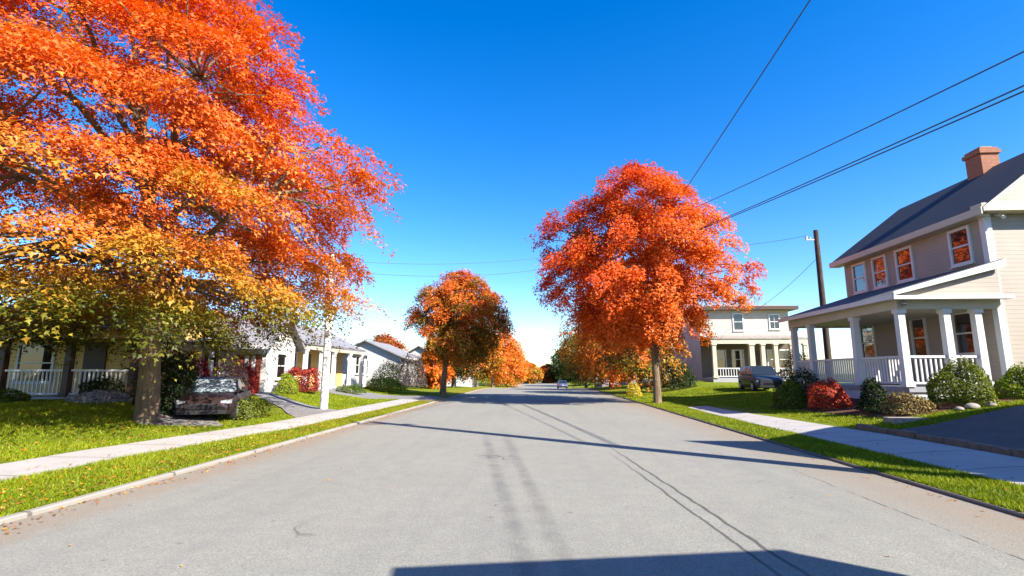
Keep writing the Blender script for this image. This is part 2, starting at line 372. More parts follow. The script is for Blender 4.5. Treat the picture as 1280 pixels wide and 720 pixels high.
drape('driveway', [(-7.35, 15.6), (-9.5, 19.0), (-13.9, 23.15)], [(-7.25, 18.8), (-9.0, 20.6), (-12.3, 23.2)], M['drive_old'], 26, 8, .035)
drape('side_road', [(-5.3, 27.3), (-40, 27.3)], [(-5.3, 31.5), (-40, 31.5)], M['drive_old'], 40, 6, .012)
drape('footpath', [(-9.9, 12.6), (-12.8, 16.9)], [(-8.15, 13.3), (-11.5, 17.4)], M['drive_old'], 12, 4, .03)
# stone edging of the pad beside the right sidewalk
mb = MB(); y = 8.2
while y < 13.0:
    L = random.uniform(.35, .75); w = random.uniform(.13, .2); zz = ter(7.85, y)
    mb.box(7.77+random.uniform(0, .03), y, zz-.1, 7.77+w, y+L-.02, zz+random.uniform(.1, .15)); y += L
tag(mb.build('stone_edging', M['stone']), 'low brown stone edging between the right sidewalk and the dark driveway', 'edging')

# ------------------------------------------------------------------ trees
def unit(v): return v/(np.linalg.norm(v, axis=-1, keepdims=True)+1e-9)
LX = np.array([(0, -.12, 0), (.56, .2, .1), (.2, .36, .05), (0, .95, -.02), (-.2, .36, .05), (-.56, .2, .1)])
LF = np.array([(0, 1, 2, 3), (0, 3, 4, 5)])
def leaves(P, Nn, D, S):
    """P positions, Nn leaf normals, D tip directions, S sizes"""
    D = unit(D - Nn*np.sum(D*Nn, 1, keepdims=True)); X = np.cross(D, Nn)*np.random.default_rng(len(P)).uniform(.55, 1.05, (len(P), 1))
    V = P[:, None] + S[:, None, None]*(X[:, None]*LX[None, :, 0:1] + D[:, None]*LX[None, :, 1:2] + Nn[:, None]*LX[None, :, 2:3])
    n = len(P); F = (np.arange(n)[:, None, None]*6 + LF[None]).reshape(-1, 4)
    return V.reshape(-1, 3), F
def spray_cloud(rg, C, CN, per, sr, sz, size, droop=.25, hang=.5):
    """leaf sprays: C centres, CN spray normals"""
    n = len(C); cnt = np.maximum(8, (per*rg.uniform(.65, 1.35, n))).astype(int); idx = np.repeat(np.arange(n), cnt); m = len(idx)
    srr = sr*rg.uniform(.65, 1.3, n)[idx]
    t1 = unit(np.cross(CN, rg.normal(size=(n, 3)))); t2 = np.cross(CN, t1)
    asp = rg.uniform(.55, 1, n)[idx]
    a = rg.uniform(0, 2*pi, m); r = np.sqrt(rg.uniform(0, 1, m))*srr*(1+.25*np.sin(a*3+idx))
    off = (r*np.cos(a))[:, None]*t1[idx] + (r*np.sin(a)*asp)[:, None]*t2[idx]
    h = rg.normal(size=m)*sz
    P = C[idx] + off + h[:, None]*CN[idx]; P[:, 2] -= droop*(r/srr)**2*srr
    Nn = unit(CN[idx] + rg.normal(size=(m, 3))*.4)
    D = unit(off + rg.normal(size=(m, 3))*.4*srr[:, None]) + np.array((0, 0, -hang))
    return P, Nn, D, size*rg.uniform(.6, 1.35, m), idx
def envelope(tab, z): return np.interp(z, [t[0] for t in tab], [t[1] for t in tab])
def make_tree(name, label, base, trunk_r, cen, tab, nspray, per, sr, sz, lsize, colf, seed, bark='bark', fork=None, limbs=8, group=None, cat='tree', inner=.25, lean=(0, 0), outn=.55, trans='leaf', detail=True, gap=.5, thin=.012, droop=.25, layer=0, lumpy=1):
    rg = np.random.default_rng(seed); base = np.array(base, float)
    root = thing(name, label, cat, tuple(base), group)
    zlo, zhi = tab[0][0], tab[-1][0]
    # spray centres inside the envelope, mostly near its surface
    C = []; tries = 0; phs = rg.uniform(0, 6.28, 6)
    mind = gap*sr
    while len(C) < nspray and tries < nspray*40:
        tries += 1
        z = rg.uniform(zlo, zhi); rmax = envelope(tab, z)
        if rg.uniform() > (rmax/max(t[1] for t in tab))**1.2 + .05: continue
        ph = rg.uniform(0, 2*pi)
        lump = 1 + lumpy*(.1*sin(3*ph+phs[0]+z*.8) + .09*sin(5*ph+phs[1]-z*1.3) + .06*sin(2*ph+phs[2]+z*2.1))
        rho = inner + (1-inner)*rg.uniform()**.55
        p = np.array((cen[0]+rmax*lump*rho*cos(ph), cen[1]+rmax*lump*rho*sin(ph), z))
        if layer:
            rr = math.hypot(p[0]-cen[0], p[1]-cen[1]); zz = p[2]+.42*rr+.5*sin(ph*2+phs[3]); p[2] = np.round(zz/layer)*layer+rg.normal()*.12-.42*rr-.5*sin(ph*2+phs[3])
            if p[2] < zlo-.1 or p[2] > zhi: continue
        if any(((p-q)[0]**2+(p-q)[1]**2+(2.0*(p-q)[2])**2) < mind*mind for q in C[-400:]): continue
        C.append(p)
    C = np.array(C)
    zc = zlo + .35*(zhi-zlo); ax = np.array((cen[0], cen[1], 0)); out = C-ax; out[:, 2] = (C[:, 2]-zc)*.6; out = unit(out)
    CN = unit(out*outn + np.array((0, 0, 1.0)) + rg.normal(size=C.shape)*.22)
    P, Nn, D, S, idx = spray_cloud(rg, C, CN, per, sr, sz, lsize, droop)
    V, F = leaves(P-base, Nn, D, S)
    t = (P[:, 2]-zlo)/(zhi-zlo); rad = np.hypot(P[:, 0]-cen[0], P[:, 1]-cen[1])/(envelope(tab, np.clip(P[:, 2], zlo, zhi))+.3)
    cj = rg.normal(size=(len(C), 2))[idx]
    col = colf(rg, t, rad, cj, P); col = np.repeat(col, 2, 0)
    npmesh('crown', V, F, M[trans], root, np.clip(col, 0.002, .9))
    # trunk and limbs
    fk = fork if fork else zlo*.9
    mt = MB(); th = zhi - (zhi-zlo)*.22
    path = []; rad_ = []; k = 9
    for i in range(k+1):
        u = i/k; z = base[2]-.15+(th-base[2]+.15)*u
        cx = base[0]+(cen[0]-base[0])*u**1.6*.8+lean[0]*sin(u*3); cy = base[1]+(cen[1]-base[1])*u**1.6*.8+lean[1]*sin(u*2.5)
        path.append((cx, cy, z)); rad_.append(trunk_r*(1.45 if i == 0 else 1)*(1-u)**.85*1.0+thin)
    path.insert(1, tuple(np.array(path[0])*.9+np.array(path[1])*.1)); rad_.insert(1, trunk_r*1.12)
    mt.tube(path, rad_, 12).build('trunk', M[bark], root, True)
    if detail:
        mb = MB(); pts = []
        pa = np.array(path)
        for i in range(limbs):
            u0 = .1+.75*(i/limbs); z0 = fk + (th-fk)*u0*.8; ph = i*2.4+rg.uniform(-.3, .3)
            p0 = np.array([np.interp(z0, pa[:, 2], pa[:, q]) for q in (0, 1, 2)])
            z1 = min(zhi*.97, z0+rg.uniform(.15, .4)*(zhi-zlo)); r1 = envelope(tab, z1)*.75
            p1 = np.array((cen[0]+r1*cos(ph), cen[1]+r1*sin(ph), z1)); r0 = trunk_r*.5*(1-u0*.6)
            seg = [p0+(p1-p0)*s+np.array((0, 0, .35*(zhi-zlo)*.25*sin(pi*s)*(1 if i % 2 else .4)))+(rg.normal(size=3)*.12*(0 < s < 1)) for s in np.linspace(0, 1, 7)]
            mb.tube(seg, [r0*(1-s)**.8+thin for s in np.linspace(0, 1, 7)], 7, False); pts += seg[1:]
        pts = np.array(pts)
        for c in C[rg.permutation(len(C))[:int(len(C)*.7)]]:
            d = np.linalg.norm(pts-c, axis=1) + np.maximum(0, pts[:, 2]-c[2])*.8; q = pts[np.argmin(d)]
            mid = (q+c)/2+rg.normal(size=3)*.12; L = np.linalg.norm(c-q)
            r0 = min(.05, .012+.012*L)*min(1, trunk_r/.2)
            mb.tube([q, mid, c], [r0, r0*.65, .006], 5, False)
        mb.build('branches', M[bark], root, True)
    return root

def pal(rg, w, cols, jit=.25):
    """pick per-leaf colours by (soft) index w through a palette"""
    cols = np.array(cols); w = np.clip(w, 0, len(cols)-1.001); i = w.astype(int); f = (w-i)[:, None]
    c = cols[i]*(1-f)+cols[np.minimum(i+1, len(cols)-1)]*f
    return c*np.exp(rg.normal(size=(len(w), 1))*jit)
RED = (.58, .06, .014); ORED = (.66, .112, .013); ORA = (.67, .15, .024); GOLD = (.58, .19, .024); YEL = (.4, .215, .022)
YGR = (.17, .15, .013); OLI = (.065, .075, .009); DGR = (.03, .045, .006)
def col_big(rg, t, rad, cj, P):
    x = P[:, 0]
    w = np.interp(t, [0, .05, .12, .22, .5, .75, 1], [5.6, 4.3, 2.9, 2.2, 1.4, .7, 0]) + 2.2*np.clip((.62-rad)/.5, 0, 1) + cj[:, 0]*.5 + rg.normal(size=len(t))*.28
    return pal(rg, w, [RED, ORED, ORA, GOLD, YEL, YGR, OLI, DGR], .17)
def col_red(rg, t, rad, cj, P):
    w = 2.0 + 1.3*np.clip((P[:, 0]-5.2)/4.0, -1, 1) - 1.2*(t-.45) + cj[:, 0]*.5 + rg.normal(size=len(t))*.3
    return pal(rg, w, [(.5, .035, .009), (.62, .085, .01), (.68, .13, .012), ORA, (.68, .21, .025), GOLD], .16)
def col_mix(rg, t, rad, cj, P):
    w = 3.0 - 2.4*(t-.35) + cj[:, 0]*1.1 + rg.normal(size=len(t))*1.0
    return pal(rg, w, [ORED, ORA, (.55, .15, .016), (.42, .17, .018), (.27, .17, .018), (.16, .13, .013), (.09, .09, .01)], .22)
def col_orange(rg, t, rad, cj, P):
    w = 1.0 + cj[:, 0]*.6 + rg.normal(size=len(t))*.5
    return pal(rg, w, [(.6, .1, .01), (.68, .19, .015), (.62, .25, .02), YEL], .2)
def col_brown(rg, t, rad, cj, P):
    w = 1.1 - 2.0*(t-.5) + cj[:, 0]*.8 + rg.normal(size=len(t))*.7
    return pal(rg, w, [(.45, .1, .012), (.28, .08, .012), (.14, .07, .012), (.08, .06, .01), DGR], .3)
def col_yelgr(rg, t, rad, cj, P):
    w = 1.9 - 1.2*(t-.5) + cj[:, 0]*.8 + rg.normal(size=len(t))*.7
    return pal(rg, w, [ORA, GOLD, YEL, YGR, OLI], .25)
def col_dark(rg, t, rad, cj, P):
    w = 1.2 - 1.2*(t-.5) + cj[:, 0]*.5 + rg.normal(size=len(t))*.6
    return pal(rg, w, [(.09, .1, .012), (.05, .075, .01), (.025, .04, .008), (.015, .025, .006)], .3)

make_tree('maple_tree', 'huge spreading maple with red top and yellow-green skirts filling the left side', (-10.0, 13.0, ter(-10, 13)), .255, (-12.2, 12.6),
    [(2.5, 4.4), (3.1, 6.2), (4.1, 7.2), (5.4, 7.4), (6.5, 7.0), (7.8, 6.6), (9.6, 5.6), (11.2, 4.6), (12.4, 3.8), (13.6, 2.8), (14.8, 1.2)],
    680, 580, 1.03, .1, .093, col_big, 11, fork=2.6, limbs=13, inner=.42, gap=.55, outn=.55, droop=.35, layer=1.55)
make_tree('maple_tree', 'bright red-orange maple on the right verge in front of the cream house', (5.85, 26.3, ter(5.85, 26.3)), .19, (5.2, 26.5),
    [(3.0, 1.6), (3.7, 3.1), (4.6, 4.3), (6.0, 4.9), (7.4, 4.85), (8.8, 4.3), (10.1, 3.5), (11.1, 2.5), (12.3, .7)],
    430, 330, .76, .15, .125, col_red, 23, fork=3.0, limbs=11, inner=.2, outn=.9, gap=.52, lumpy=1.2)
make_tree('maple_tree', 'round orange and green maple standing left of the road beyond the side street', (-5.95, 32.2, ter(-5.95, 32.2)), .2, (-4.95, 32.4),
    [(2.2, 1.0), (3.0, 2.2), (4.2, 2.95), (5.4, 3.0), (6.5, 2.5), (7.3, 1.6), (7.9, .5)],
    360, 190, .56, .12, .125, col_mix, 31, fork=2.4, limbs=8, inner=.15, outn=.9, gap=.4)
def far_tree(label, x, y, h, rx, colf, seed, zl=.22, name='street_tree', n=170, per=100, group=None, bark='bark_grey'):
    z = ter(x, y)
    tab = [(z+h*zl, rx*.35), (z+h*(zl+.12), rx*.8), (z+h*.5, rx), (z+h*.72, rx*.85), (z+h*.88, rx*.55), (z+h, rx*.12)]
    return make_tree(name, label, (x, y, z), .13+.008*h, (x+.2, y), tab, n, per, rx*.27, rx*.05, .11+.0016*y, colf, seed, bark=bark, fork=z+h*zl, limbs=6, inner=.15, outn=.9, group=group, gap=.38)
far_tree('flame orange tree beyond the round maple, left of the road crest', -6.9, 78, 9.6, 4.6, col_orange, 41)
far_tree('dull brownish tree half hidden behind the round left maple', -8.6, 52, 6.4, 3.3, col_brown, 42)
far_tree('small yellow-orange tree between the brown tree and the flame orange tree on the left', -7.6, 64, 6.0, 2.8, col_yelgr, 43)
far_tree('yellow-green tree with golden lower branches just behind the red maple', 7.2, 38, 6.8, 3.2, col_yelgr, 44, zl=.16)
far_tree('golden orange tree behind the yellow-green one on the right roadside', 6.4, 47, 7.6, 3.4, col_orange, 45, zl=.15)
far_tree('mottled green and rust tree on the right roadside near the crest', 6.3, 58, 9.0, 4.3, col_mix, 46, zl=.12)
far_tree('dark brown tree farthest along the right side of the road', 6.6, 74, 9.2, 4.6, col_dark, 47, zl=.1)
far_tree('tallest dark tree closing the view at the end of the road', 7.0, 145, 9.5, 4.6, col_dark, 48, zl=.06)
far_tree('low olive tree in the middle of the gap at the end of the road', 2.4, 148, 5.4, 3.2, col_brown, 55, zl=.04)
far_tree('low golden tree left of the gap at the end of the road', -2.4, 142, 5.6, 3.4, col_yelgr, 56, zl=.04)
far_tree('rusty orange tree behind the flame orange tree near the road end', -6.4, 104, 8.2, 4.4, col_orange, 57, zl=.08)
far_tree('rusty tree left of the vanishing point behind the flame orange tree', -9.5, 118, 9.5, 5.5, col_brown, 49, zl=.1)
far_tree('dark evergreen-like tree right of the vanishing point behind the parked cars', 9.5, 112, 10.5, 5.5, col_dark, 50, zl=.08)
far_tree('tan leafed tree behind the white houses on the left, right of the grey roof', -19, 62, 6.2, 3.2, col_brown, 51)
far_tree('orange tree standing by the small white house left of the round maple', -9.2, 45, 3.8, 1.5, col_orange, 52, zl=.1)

# bare tree behind the cream house
rg = np.random.default_rng(5)
t = thing('bare_tree', 'leafless grey tree showing its twigs above the cream house roof', 'tree', (21.6, 56, ter(21.6, 56)))
mb = MB(); b0 = np.array((21.6, 56, ter(21.6, 56)))
mb.tube([b0-np.array((0, 0, .2)), b0+np.array((.1, 0, 4)), b0+np.array((0, 0, 8))], [.2, .15, .08], 8).build('trunk', M['bark_grey'], t, True)
mb = MB()
def twig(p, d, L, r, k):
    q = p+d*L; mb.tube([p, (p+q)/2+rg.normal(size=3)*.06*L, q], [r, r*.8, r*.6], 5, False)
    if k: 
        for _ in range(3): twig(q, unit(d+rg.normal(size=3)*.42+np.array((0, 0, .12))), L*.68, r*.6, k-1)
for i in range(5): twig(b0+np.array((0, 0, 5.6+.5*i)), unit(np.array((cos(i*2.4)*.7, sin(i*2.4)*.7, 1.0))), 1.5, .05, 4)
mb.build('branches', M['bark_grey'], t, True)

# ------------------------------------------------------------------ bushes
def make_bush(label, x, y, rx, ry, h, cols, seed, n=2600, ls=.07, name='shrub', cat='shrub', shape='round', z=None, group=None):
    rg = np.random.default_rng(seed); z = ter(x, y) if z is None else z; n = int(n*1.7); ls *= .88
    root = thing(name, label, cat, (x, y, z), group)
    d = unit(rg.normal(size=(n, 3))); d[:, 2] = np.abs(d[:, 2])*1.0
    rr = rg.uniform(.66, 1.0, n)**.5
    lump = 1+.09*np.sin(4*np.arctan2(d[:, 1], d[:, 0])+seed)+.08*np.sin(6*d[:, 2]+seed+3*d[:, 0])
    if shape == 'box': d = d/np.max(np.abs(d), axis=1, keepdims=True)
    if shape == 'cone': sc_ = (1-d[:, 2])[:, None]**.6; d = np.concatenate([d[:, :2]/(np.linalg.norm(d[:, :2], axis=1, keepdims=True)+1e-6)*sc_, d[:, 2:]], 1)
    P = d*(rr*lump)[:, None]*np.array((rx, ry, h)); low = P[:, 2] < .06*h; P[low, 2] += .06*h
    Nn = unit(d + rg.normal(size=(n, 3))*.6); D = rg.normal(size=(n, 3))+np.array((0, 0, .3))
    V, F = leaves(P, Nn, D, ls*rg.uniform(.6, 1.4, n))
    w = rg.uniform(0, len(cols)-1, n)*.7+(rg.normal(size=n)*.3)+.3
    npmesh('foliage', V, F, M['bush'], root, np.repeat(np.clip(pal(rg, w, cols, .25), .002, .9), 2, 0))
    mb = MB()
    for i in range(7):
        a = i*.9; mb.tube([(x+.05*cos(a), y+.05*sin(a), z-.05), (x+.4*rx*cos(a), y+.4*ry*sin(a), z+.4*h), (x+.6*rx*cos(a), y+.6*ry*sin(a), z+.7*h)], [.02, .014, .006], 5)
    mb.build('stem', M['bark'], root); return root
G1 = [(.03, .055, .008), (.06, .1, .01), (.12, .17, .015)]; G2 = [(.09, .14, .01), (.2, .25, .015), (.32, .33, .02)]
GD = [(.012, .022, .006), (.025, .04, .01), (.045, .06, .015)]; RD = [(.22, .015, .01), (.4, .035, .015), (.5, .12, .04)]
BR = [(.1, .05, .03), (.2, .13, .05), (.35, .3, .06)]; PK = [(.4, .16, .12), (.55, .28, .22), (.6, .4, .34)]
OL = [(.05, .07, .008), (.11, .13, .01), (.17, .17, .015)]
make_bush('big round green bush in front of the corner porch', 11.3, 14.65, .82, .74, 1.12, [(.035, .055, .005), (.1, .125, .006), (.2, .21, .008)], 1, 6500, .055)
make_bush('yellow-green bush beside the white corner board of the tan house', 13.05, 14.8, .62, .6, .86, G2, 2, 3000)
make_bush('dark bush at the right edge below the sunlit siding', 14.35, 14.95, .62, .6, 1.3, GD, 3, 2600)
make_bush('low brown and yellow bush left of the big round bush', 9.95, 14.75, .62, .5, .55, BR, 4, 2000)
make_bush('small dark green cone-shaped conifer against the porch railing', 9.75, 15.8, .5, .5, 1.0, GD, 5, 2200, shape='cone', name='conifer')
make_bush('round crimson bush by the far porch columns', 9.55, 17.9, .72, .62, .98, RD, 6, 2800)
make_bush('round olive green bush left of the crimson bush', 9.0, 19.4, .62, .6, .95, OL, 7, 2600)
make_bush('dark bush between the crimson bush and the porch railing', 10.1, 20.6, .7, .6, 1.15, GD, 8, 2200)
make_bush('tall dark shrub just right of the parked grey car', 12.6, 26.2, .8, .8, 2.1, GD, 9, 3000)
make_bush('wide dark evergreen bush right of the red maple trunk', 9.6, 38, 1.5, 1.2, 2.3, GD, 10, 3200, .12)
make_bush('small yellow shrub at the kerb in front of the yellow-green tree', 5.9, 33, .55, .5, .95, [(.45, .3, .02), (.5, .36, .03), (.55, .45, .05)], 12, 1200)
make_bush('dark shrub with white blossom against the cream house porch', 10.9, 40.5, 1.0, .8, 1.5, GD, 13, 1600, .12)
make_bush('dark hedge mass behind the big maple trunk', -11.35, 15.4, .7, .7, 1.5, GD, 14, 4200, shape='box')
make_bush('dark clipped shrub between the big maple trunk and the parked car', -10.35, 14.55, .36, .4, 1.2, GD, 27, 2600, shape='box')
make_bush('deep red shrub behind the dark hedge near the white porch', -12.3, 18.0, .62, .6, 1.55, [(.16, .008, .015), (.28, .012, .025), (.34, .03, .04)], 15, 2400)
make_bush('pink flowering shrub above the parked car roof', -11.75, 19.2, .78, .7, 1.5, PK, 16, 2600)
make_bush('scarlet shrub in front of the red garage door', -12.0, 20.9, .42, .42, 1.35, [(.22, .012, .01), (.32, .02, .015), (.36, .05, .03)], 17, 1800)
make_bush('low trimmed box hedge beside the sidewalk and driveway', -9.0, 15.35, .62, .6, .55, [(.03, .05, .008), (.08, .1, .01), (.16, .17, .012)], 18, 3000, shape='box', name='hedge', cat='hedge')
make_bush('rounded dark shrub in front of the yellow house railing', -14.2, 16.4, .75, .5, .8, GD, 19, 2200)
make_bush('low grey-leafed flower clump under the yellow house porch', -13.6, 15.6, 1.0, .4, .35, [(.1, .12, .12), (.3, .32, .34), (.5, .5, .52)], 20, 1400, name='flower_clump', cat='flowers')
make_bush('low leafy clump at the left edge of the lawn', -16.8, 15.6, .9, .5, .4, G1, 21, 1400)
make_bush('square clipped red hedge in front of the white bungalow', -11.75, 25.3, .8, .55, 1.05, [(.16, .012, .009), (.25, .022, .013), (.3, .05, .018)], 22, 2800, .09, shape='box', name='hedge', cat='hedge')
make_bush('bright green shrub left of the red hedge', -11.75, 23.9, .5, .5, .9, G2, 23, 1800)
make_bush('low spreading green shrub on the bungalow lawn', -10.3, 34.5, 1.5, .8, .95, [(.08, .12, .01), (.18, .22, .015), (.28, .3, .02)], 24, 2400, .09)
make_bush('small green shrub on the bungalow lawn near the white pole', -10.6, 29.0, .9, .5, .5, G1, 25, 1200)
make_bush('dark bare-looking shrub against the low white house by the side street', -10.9, 42.6, 1.7, 1.0, 2.6, [(.05, .035, .03), (.1, .08, .07), (.16, .13, .12)], 26, 3200, .12)
make_bush('low dark bush beside the dark bare-looking shrub', -12.3, 41.7, 1.2, .7, 2.0, GD, 27, 1400, .12)

# ------------------------------------------------------------------ houses
def window(root, face, a0, a1, z0, z1, plane, out, frame=M['white'], glass=M['glass'], fw=.09, bars='h', label=None):
    """face 'x': plane is X and a runs along Y; face 'y': plane is Y and a runs along X; out = -1/+1"""
    def B(mb, u0, u1, w0, w1, d0, d1):
        if face == 'x': mb.box(plane+out*d0, u0, w0, plane+out*d1, u1, w1)
        else: mb.box(u0, plane+out*d0, w0, u1, plane+out*d1, w1)
    f = MB(); B(f, a0-fw, a0, z0-fw, z1+fw, -.02, .06); B(f, a1, a1+fw, z0-fw, z1+fw, -.02, .06)
    B(f, a0, a1, z1, z1+fw, -.02, .06); B(f, a0, a1, z0-fw, z0, -.02, .055); B(f, a0-fw-.03, a1+fw+.03, z0-fw-.045, z0-fw, -.02, .1)
    w = f.build('window', frame, root)
    g = MB(); B(g, a0, a1, z0, z1, -.02, .012); g.build('pane', glass, w)
    if bars:
        s = MB(); zm = (z0+z1)/2; B(s, a0, a1, zm-.025, zm+.025, .012, .04)
        if bars == '+': am = (a0+a1)/2; B(s, am-.015, am+.015, z0, zm-.025, .012, .034); B(s, am-.015, am+.015, zm+.025, z1, .012, .034)
        s.build('sash', frame, w)
    return w
def railing(root, p, q, zb, h, mat, step=.13, name='railing'):
    mb = MB(); p = np.array(p, float); q = np.array(q, float); L = np.linalg.norm(q-p); d = (q-p)/L; n = int(L/step)
    def bar(a, b, z0, z1, w):
        nrm = np.array((-d[1], d[0]))*w
        vs = [(*(a-nrm), z0), (*(b-nrm), z0), (*(b+nrm), z0), (*(a+nrm), z0), (*(a-nrm), z1), (*(b-nrm), z1), (*(b+nrm), z1), (*(a+nrm), z1)]
        mb.add(vs, [(3,2,1,0),(4,5,6,7),(0,1,5,4),(1,2,6,5),(2,3,7,6),(3,0,4,7)])
    bar(p, q, zb+h-.07, zb+h, .045); bar(p, q, zb+.08, zb+.14, .03)
    for i in range(1, n):
        c = p+d*(i*L/n); bar(c-d*.022, c+d*.022, zb+.14, zb+h-.07, .02)
    return mb.build(name, mat, root)
def column(root, x, y, z0, z1, r, mat, sq=True):
    mb = MB(); mb.box(x-r*1.3, y-r*1.3, z0, x+r*1.3, y+r*1.3, z0+.16)
    if sq: mb.loft([[(x-k, y-k, z), (x+k, y-k, z), (x+k, y+k, z), (x-k, y+k, z)] for k, z in ((r, z0+.16), (r*.92, z1-.12))])
    else: mb.tube([(x, y, z0+.16), (x, y, z1-.12)], [r, r*.85], 14)
    mb.box(x-r*1.25, y-r*1.25, z1-.12, x+r*1.25, y+r*1.25, z1); return mb.build('column', mat, root)

# ---- tan two-storey house on the right
HX, HY0, HY1, HX1, FL = 13.8, 16.1, 23.5, 19.8, 1.1
b = thing('house', 'tan two-storey house with slate roof, brick chimney and white wraparound porch', 'house', (HX, HY0, .8))
EZ, RX, RZ = 6.5, 16.8, 9.02
mb = MB(); mb.box(HX, HY0, .4, HX1, HY1, EZ)
mb.prism([(HX, EZ), (HX1, EZ), (RX, EZ+(RX-HX)*.75-.02)], 'y', HY0, HY1)
mb.build('wall', M['siding'], b)
mb = MB(); mb.prism([(HX-.2, EZ+.1), (HX1+.2, EZ+.1), (RX, EZ+.12+(RX-HX)*.745)], 'y', HY0-.22, HY0-.003); mb.build('gable', M['siding'], b)
mb = MB()
for s in (-1, 1):
    xe = RX+s*(RX-HX+.38); ze = RZ-.03-(RX-HX+.38)*.75
    mb.slab([(xe, HY0-.45, ze), (xe, HY1+.4, ze), (RX, HY1+.4, RZ), (RX, HY0-.45, RZ)], .1 if s < 0 else -.1)
roof = mb.build('roof', M['roof_blue'], b)
cm = MB(); cm.box(RX-.36, 18.9, 8.3, RX+.28, 19.6, 9.8); cm.box(RX-.42, 18.84, 9.56, RX+.34, 19.66, 9.7)
ch = cm.build('chimney', M['brick'], b)
cm = MB(); cm.box(RX-.24, 19.0, 9.8, RX+.18, 19.5, 9.87); cm.build('chimney_cap', M['pale_rock'], ch)
mb = MB(); ze = RZ-.03-(RX-HX+.38)*.75
mb.box(HX-.42, HY0-.45, ze-.2, HX-.38, HY1+.4, ze+.02); mb.box(HX-.38, HY0-.2, ze-.2, HX-.003, HY1+.35, ze-.14)
mb.build('fascia', M['offwhite'], b)
mb = MB(); mb.box(HX-.36, HY0-.42, EZ-.14, HX1+.36, HY0-.003, EZ+.1); mb.build('cornice', M['offwhite'], b)
mb = MB()
for s in (-1, 1):
    xe = RX+s*(RX-HX+.36); q = [(xe, ze-.13), (xe, ze+.0), (RX, RZ-.02), (RX, RZ-.17)]
    mb.prism(q, 'y', HY0-.47, HY0-.4)
mb.build('rake_board', M['offwhite'], b)
mb = MB(); mb.box(HX-.05, HY0-.05, .5, HX+.16, HY0-.001, EZ-.16); mb.box(HX-.05, HY0-.001, .5, HX-.001, HY0+.14, EZ-.2); mb.build('corner_board', M['white'], b)
for a0, a1, z0, z1 in ((16.72, 17.42, 5.05, 6.1), (19.3, 20.05, 4.98, 6.08), (20.75, 21.45, 4.98, 6.08), (22.05, 22.8, 4.98, 6.08)):
    window(b, 'x', a0, a1, z0, z1, HX, -1, bars='h')
for a0, a1, z0, z1 in ((16.95, 17.75, 2.15, 3.4), (19.1, 19.7, 2.1, 3.42), (21.95, 22.75, 2.1, 3.42)):
    window(b, 'x', a0, a1, z0, z1, HX, -1, bars='h')
window(b, 'y', 15.15, 16.05, 5.0, 6.15, HY0, -1, bars='h'); window(b, 'y', 15.4, 16.3, 2.2, 3.6, HY0, -1)
mb = MB(); mb.tube([(14.12, HY0-.02, 6.32), (14.12, HY0-.2, 6.27), (14.1, HY0-.34, 6.16)], [.03, .03, .06], 8); mb.build('floodlight', M['white'], b, True)
# porch
PX, PY0, PY1, PE = 10.75, 15.95, 22.7, 3.72
mb = MB(); mb.box(PX+.1, PY0, .95, HX-.002, PY1, FL); mb.build('porch_floor', M['porch_floor'], b)
mb = MB(); mb.box(PX+.16, PY0+.06, .3, HX-.004, PY1-.06, .948); mb.build('porch_skirt', M['white'], b)
mb = MB(); mb.slab([(PX-.25, PY0-.3, PE+.1), (PX-.25, PY1+.3, PE+.1), (HX+.0, PY1+.3, 4.86), (HX+.0, PY0-.3, 4.86)], .07); mb.build('porch_roof', M['roof_dark'], b)
mb = MB(); mb.box(PX, PY0-.05, 3.4, PX+.24, PY1, PE+.06); mb.box(PX+.24, PY0-.05, 3.4, HX-.06, PY0+.17, PE+.02); mb.box(PX+.24, PY1-.22, 3.4, HX-.003, PY1, PE+.02)
mb.build('porch_beam', M['offwhite'], b)
mb = MB(); mb.box(PX-.29, PY0-.32, PE-.05, PX-.26, PY1+.3, PE+.1); mb.box(PX-.26, PY0-.36, PE-.06, HX+.1, PY0-.06, PE+.05)
mb.build('porch_fascia', M['white'], b)
mb = MB(); mb.prism([(PX-.1, PE+.06), (HX-.1, PE+.06), (HX-.1, 4.74)], 'y', PY0-.16, PY0-.06); mb.build('porch_gable', M['siding'], b)
mb = MB(); mb.prism([(PX-.25, PE+.055), (HX+.0, 4.84-.22), (HX+.0, 4.84), (PX-.25, PE+.17)], 'y', PY0-.36, PY0-.29); mb.build('porch_rake', M['white'], b)
mb = MB(); mb.box(PX+.24, PY0+.17, 3.44, HX-.05, PY1-.22, 3.48); mb.build('porch_ceiling', M['offwhite'], b)
for x, y in ((PX+.14, PY0+.1), (PX+.14, 18.3), (PX+.14, 21.2), (PX+.14, PY1-.14), (12.2, PY0+.1), (13.1, PY0+.1)):
    column(b, x, y, FL, 3.4, .105, M['white'])
for p, q in (((PX+.14, PY0+.25), (PX+.14, 18.15)), ((PX+.14, 18.45), (PX+.14, 21.05)), ((PX+.14, 21.35), (PX+.14, PY1-.3)), ((PX+.3, PY0+.1), (12.05, PY0+.1)), ((12.35, PY0+.1), (12.97, PY0+.1))):
    railing(b, p, q, FL, .92, M['white'])
mb = MB(); mb.tube([(PX+.1, PY0-.06, 3.62), (PX+.1, PY0-.15, 3.6), (PX+.1, PY0-.2, 3.5)], [.03, .06, .08], 10); mb.build('porch_lamp', M['lamp_clear'], b, True)
mb = MB(); mb.box(9.3, 14.4, .5, 13.9, PY0-.02, ter(11, 15)+.03)
structure(drape('planting_bed', [(8.7, 20.5), (9.0, 17), (9.4, 14.3), (14.9, 14.1)], [(10.9, 20.5), (10.9, 17), (10.9, 15.9), (14.9, 15.95)], M['mulch'], 24, 6, .03))
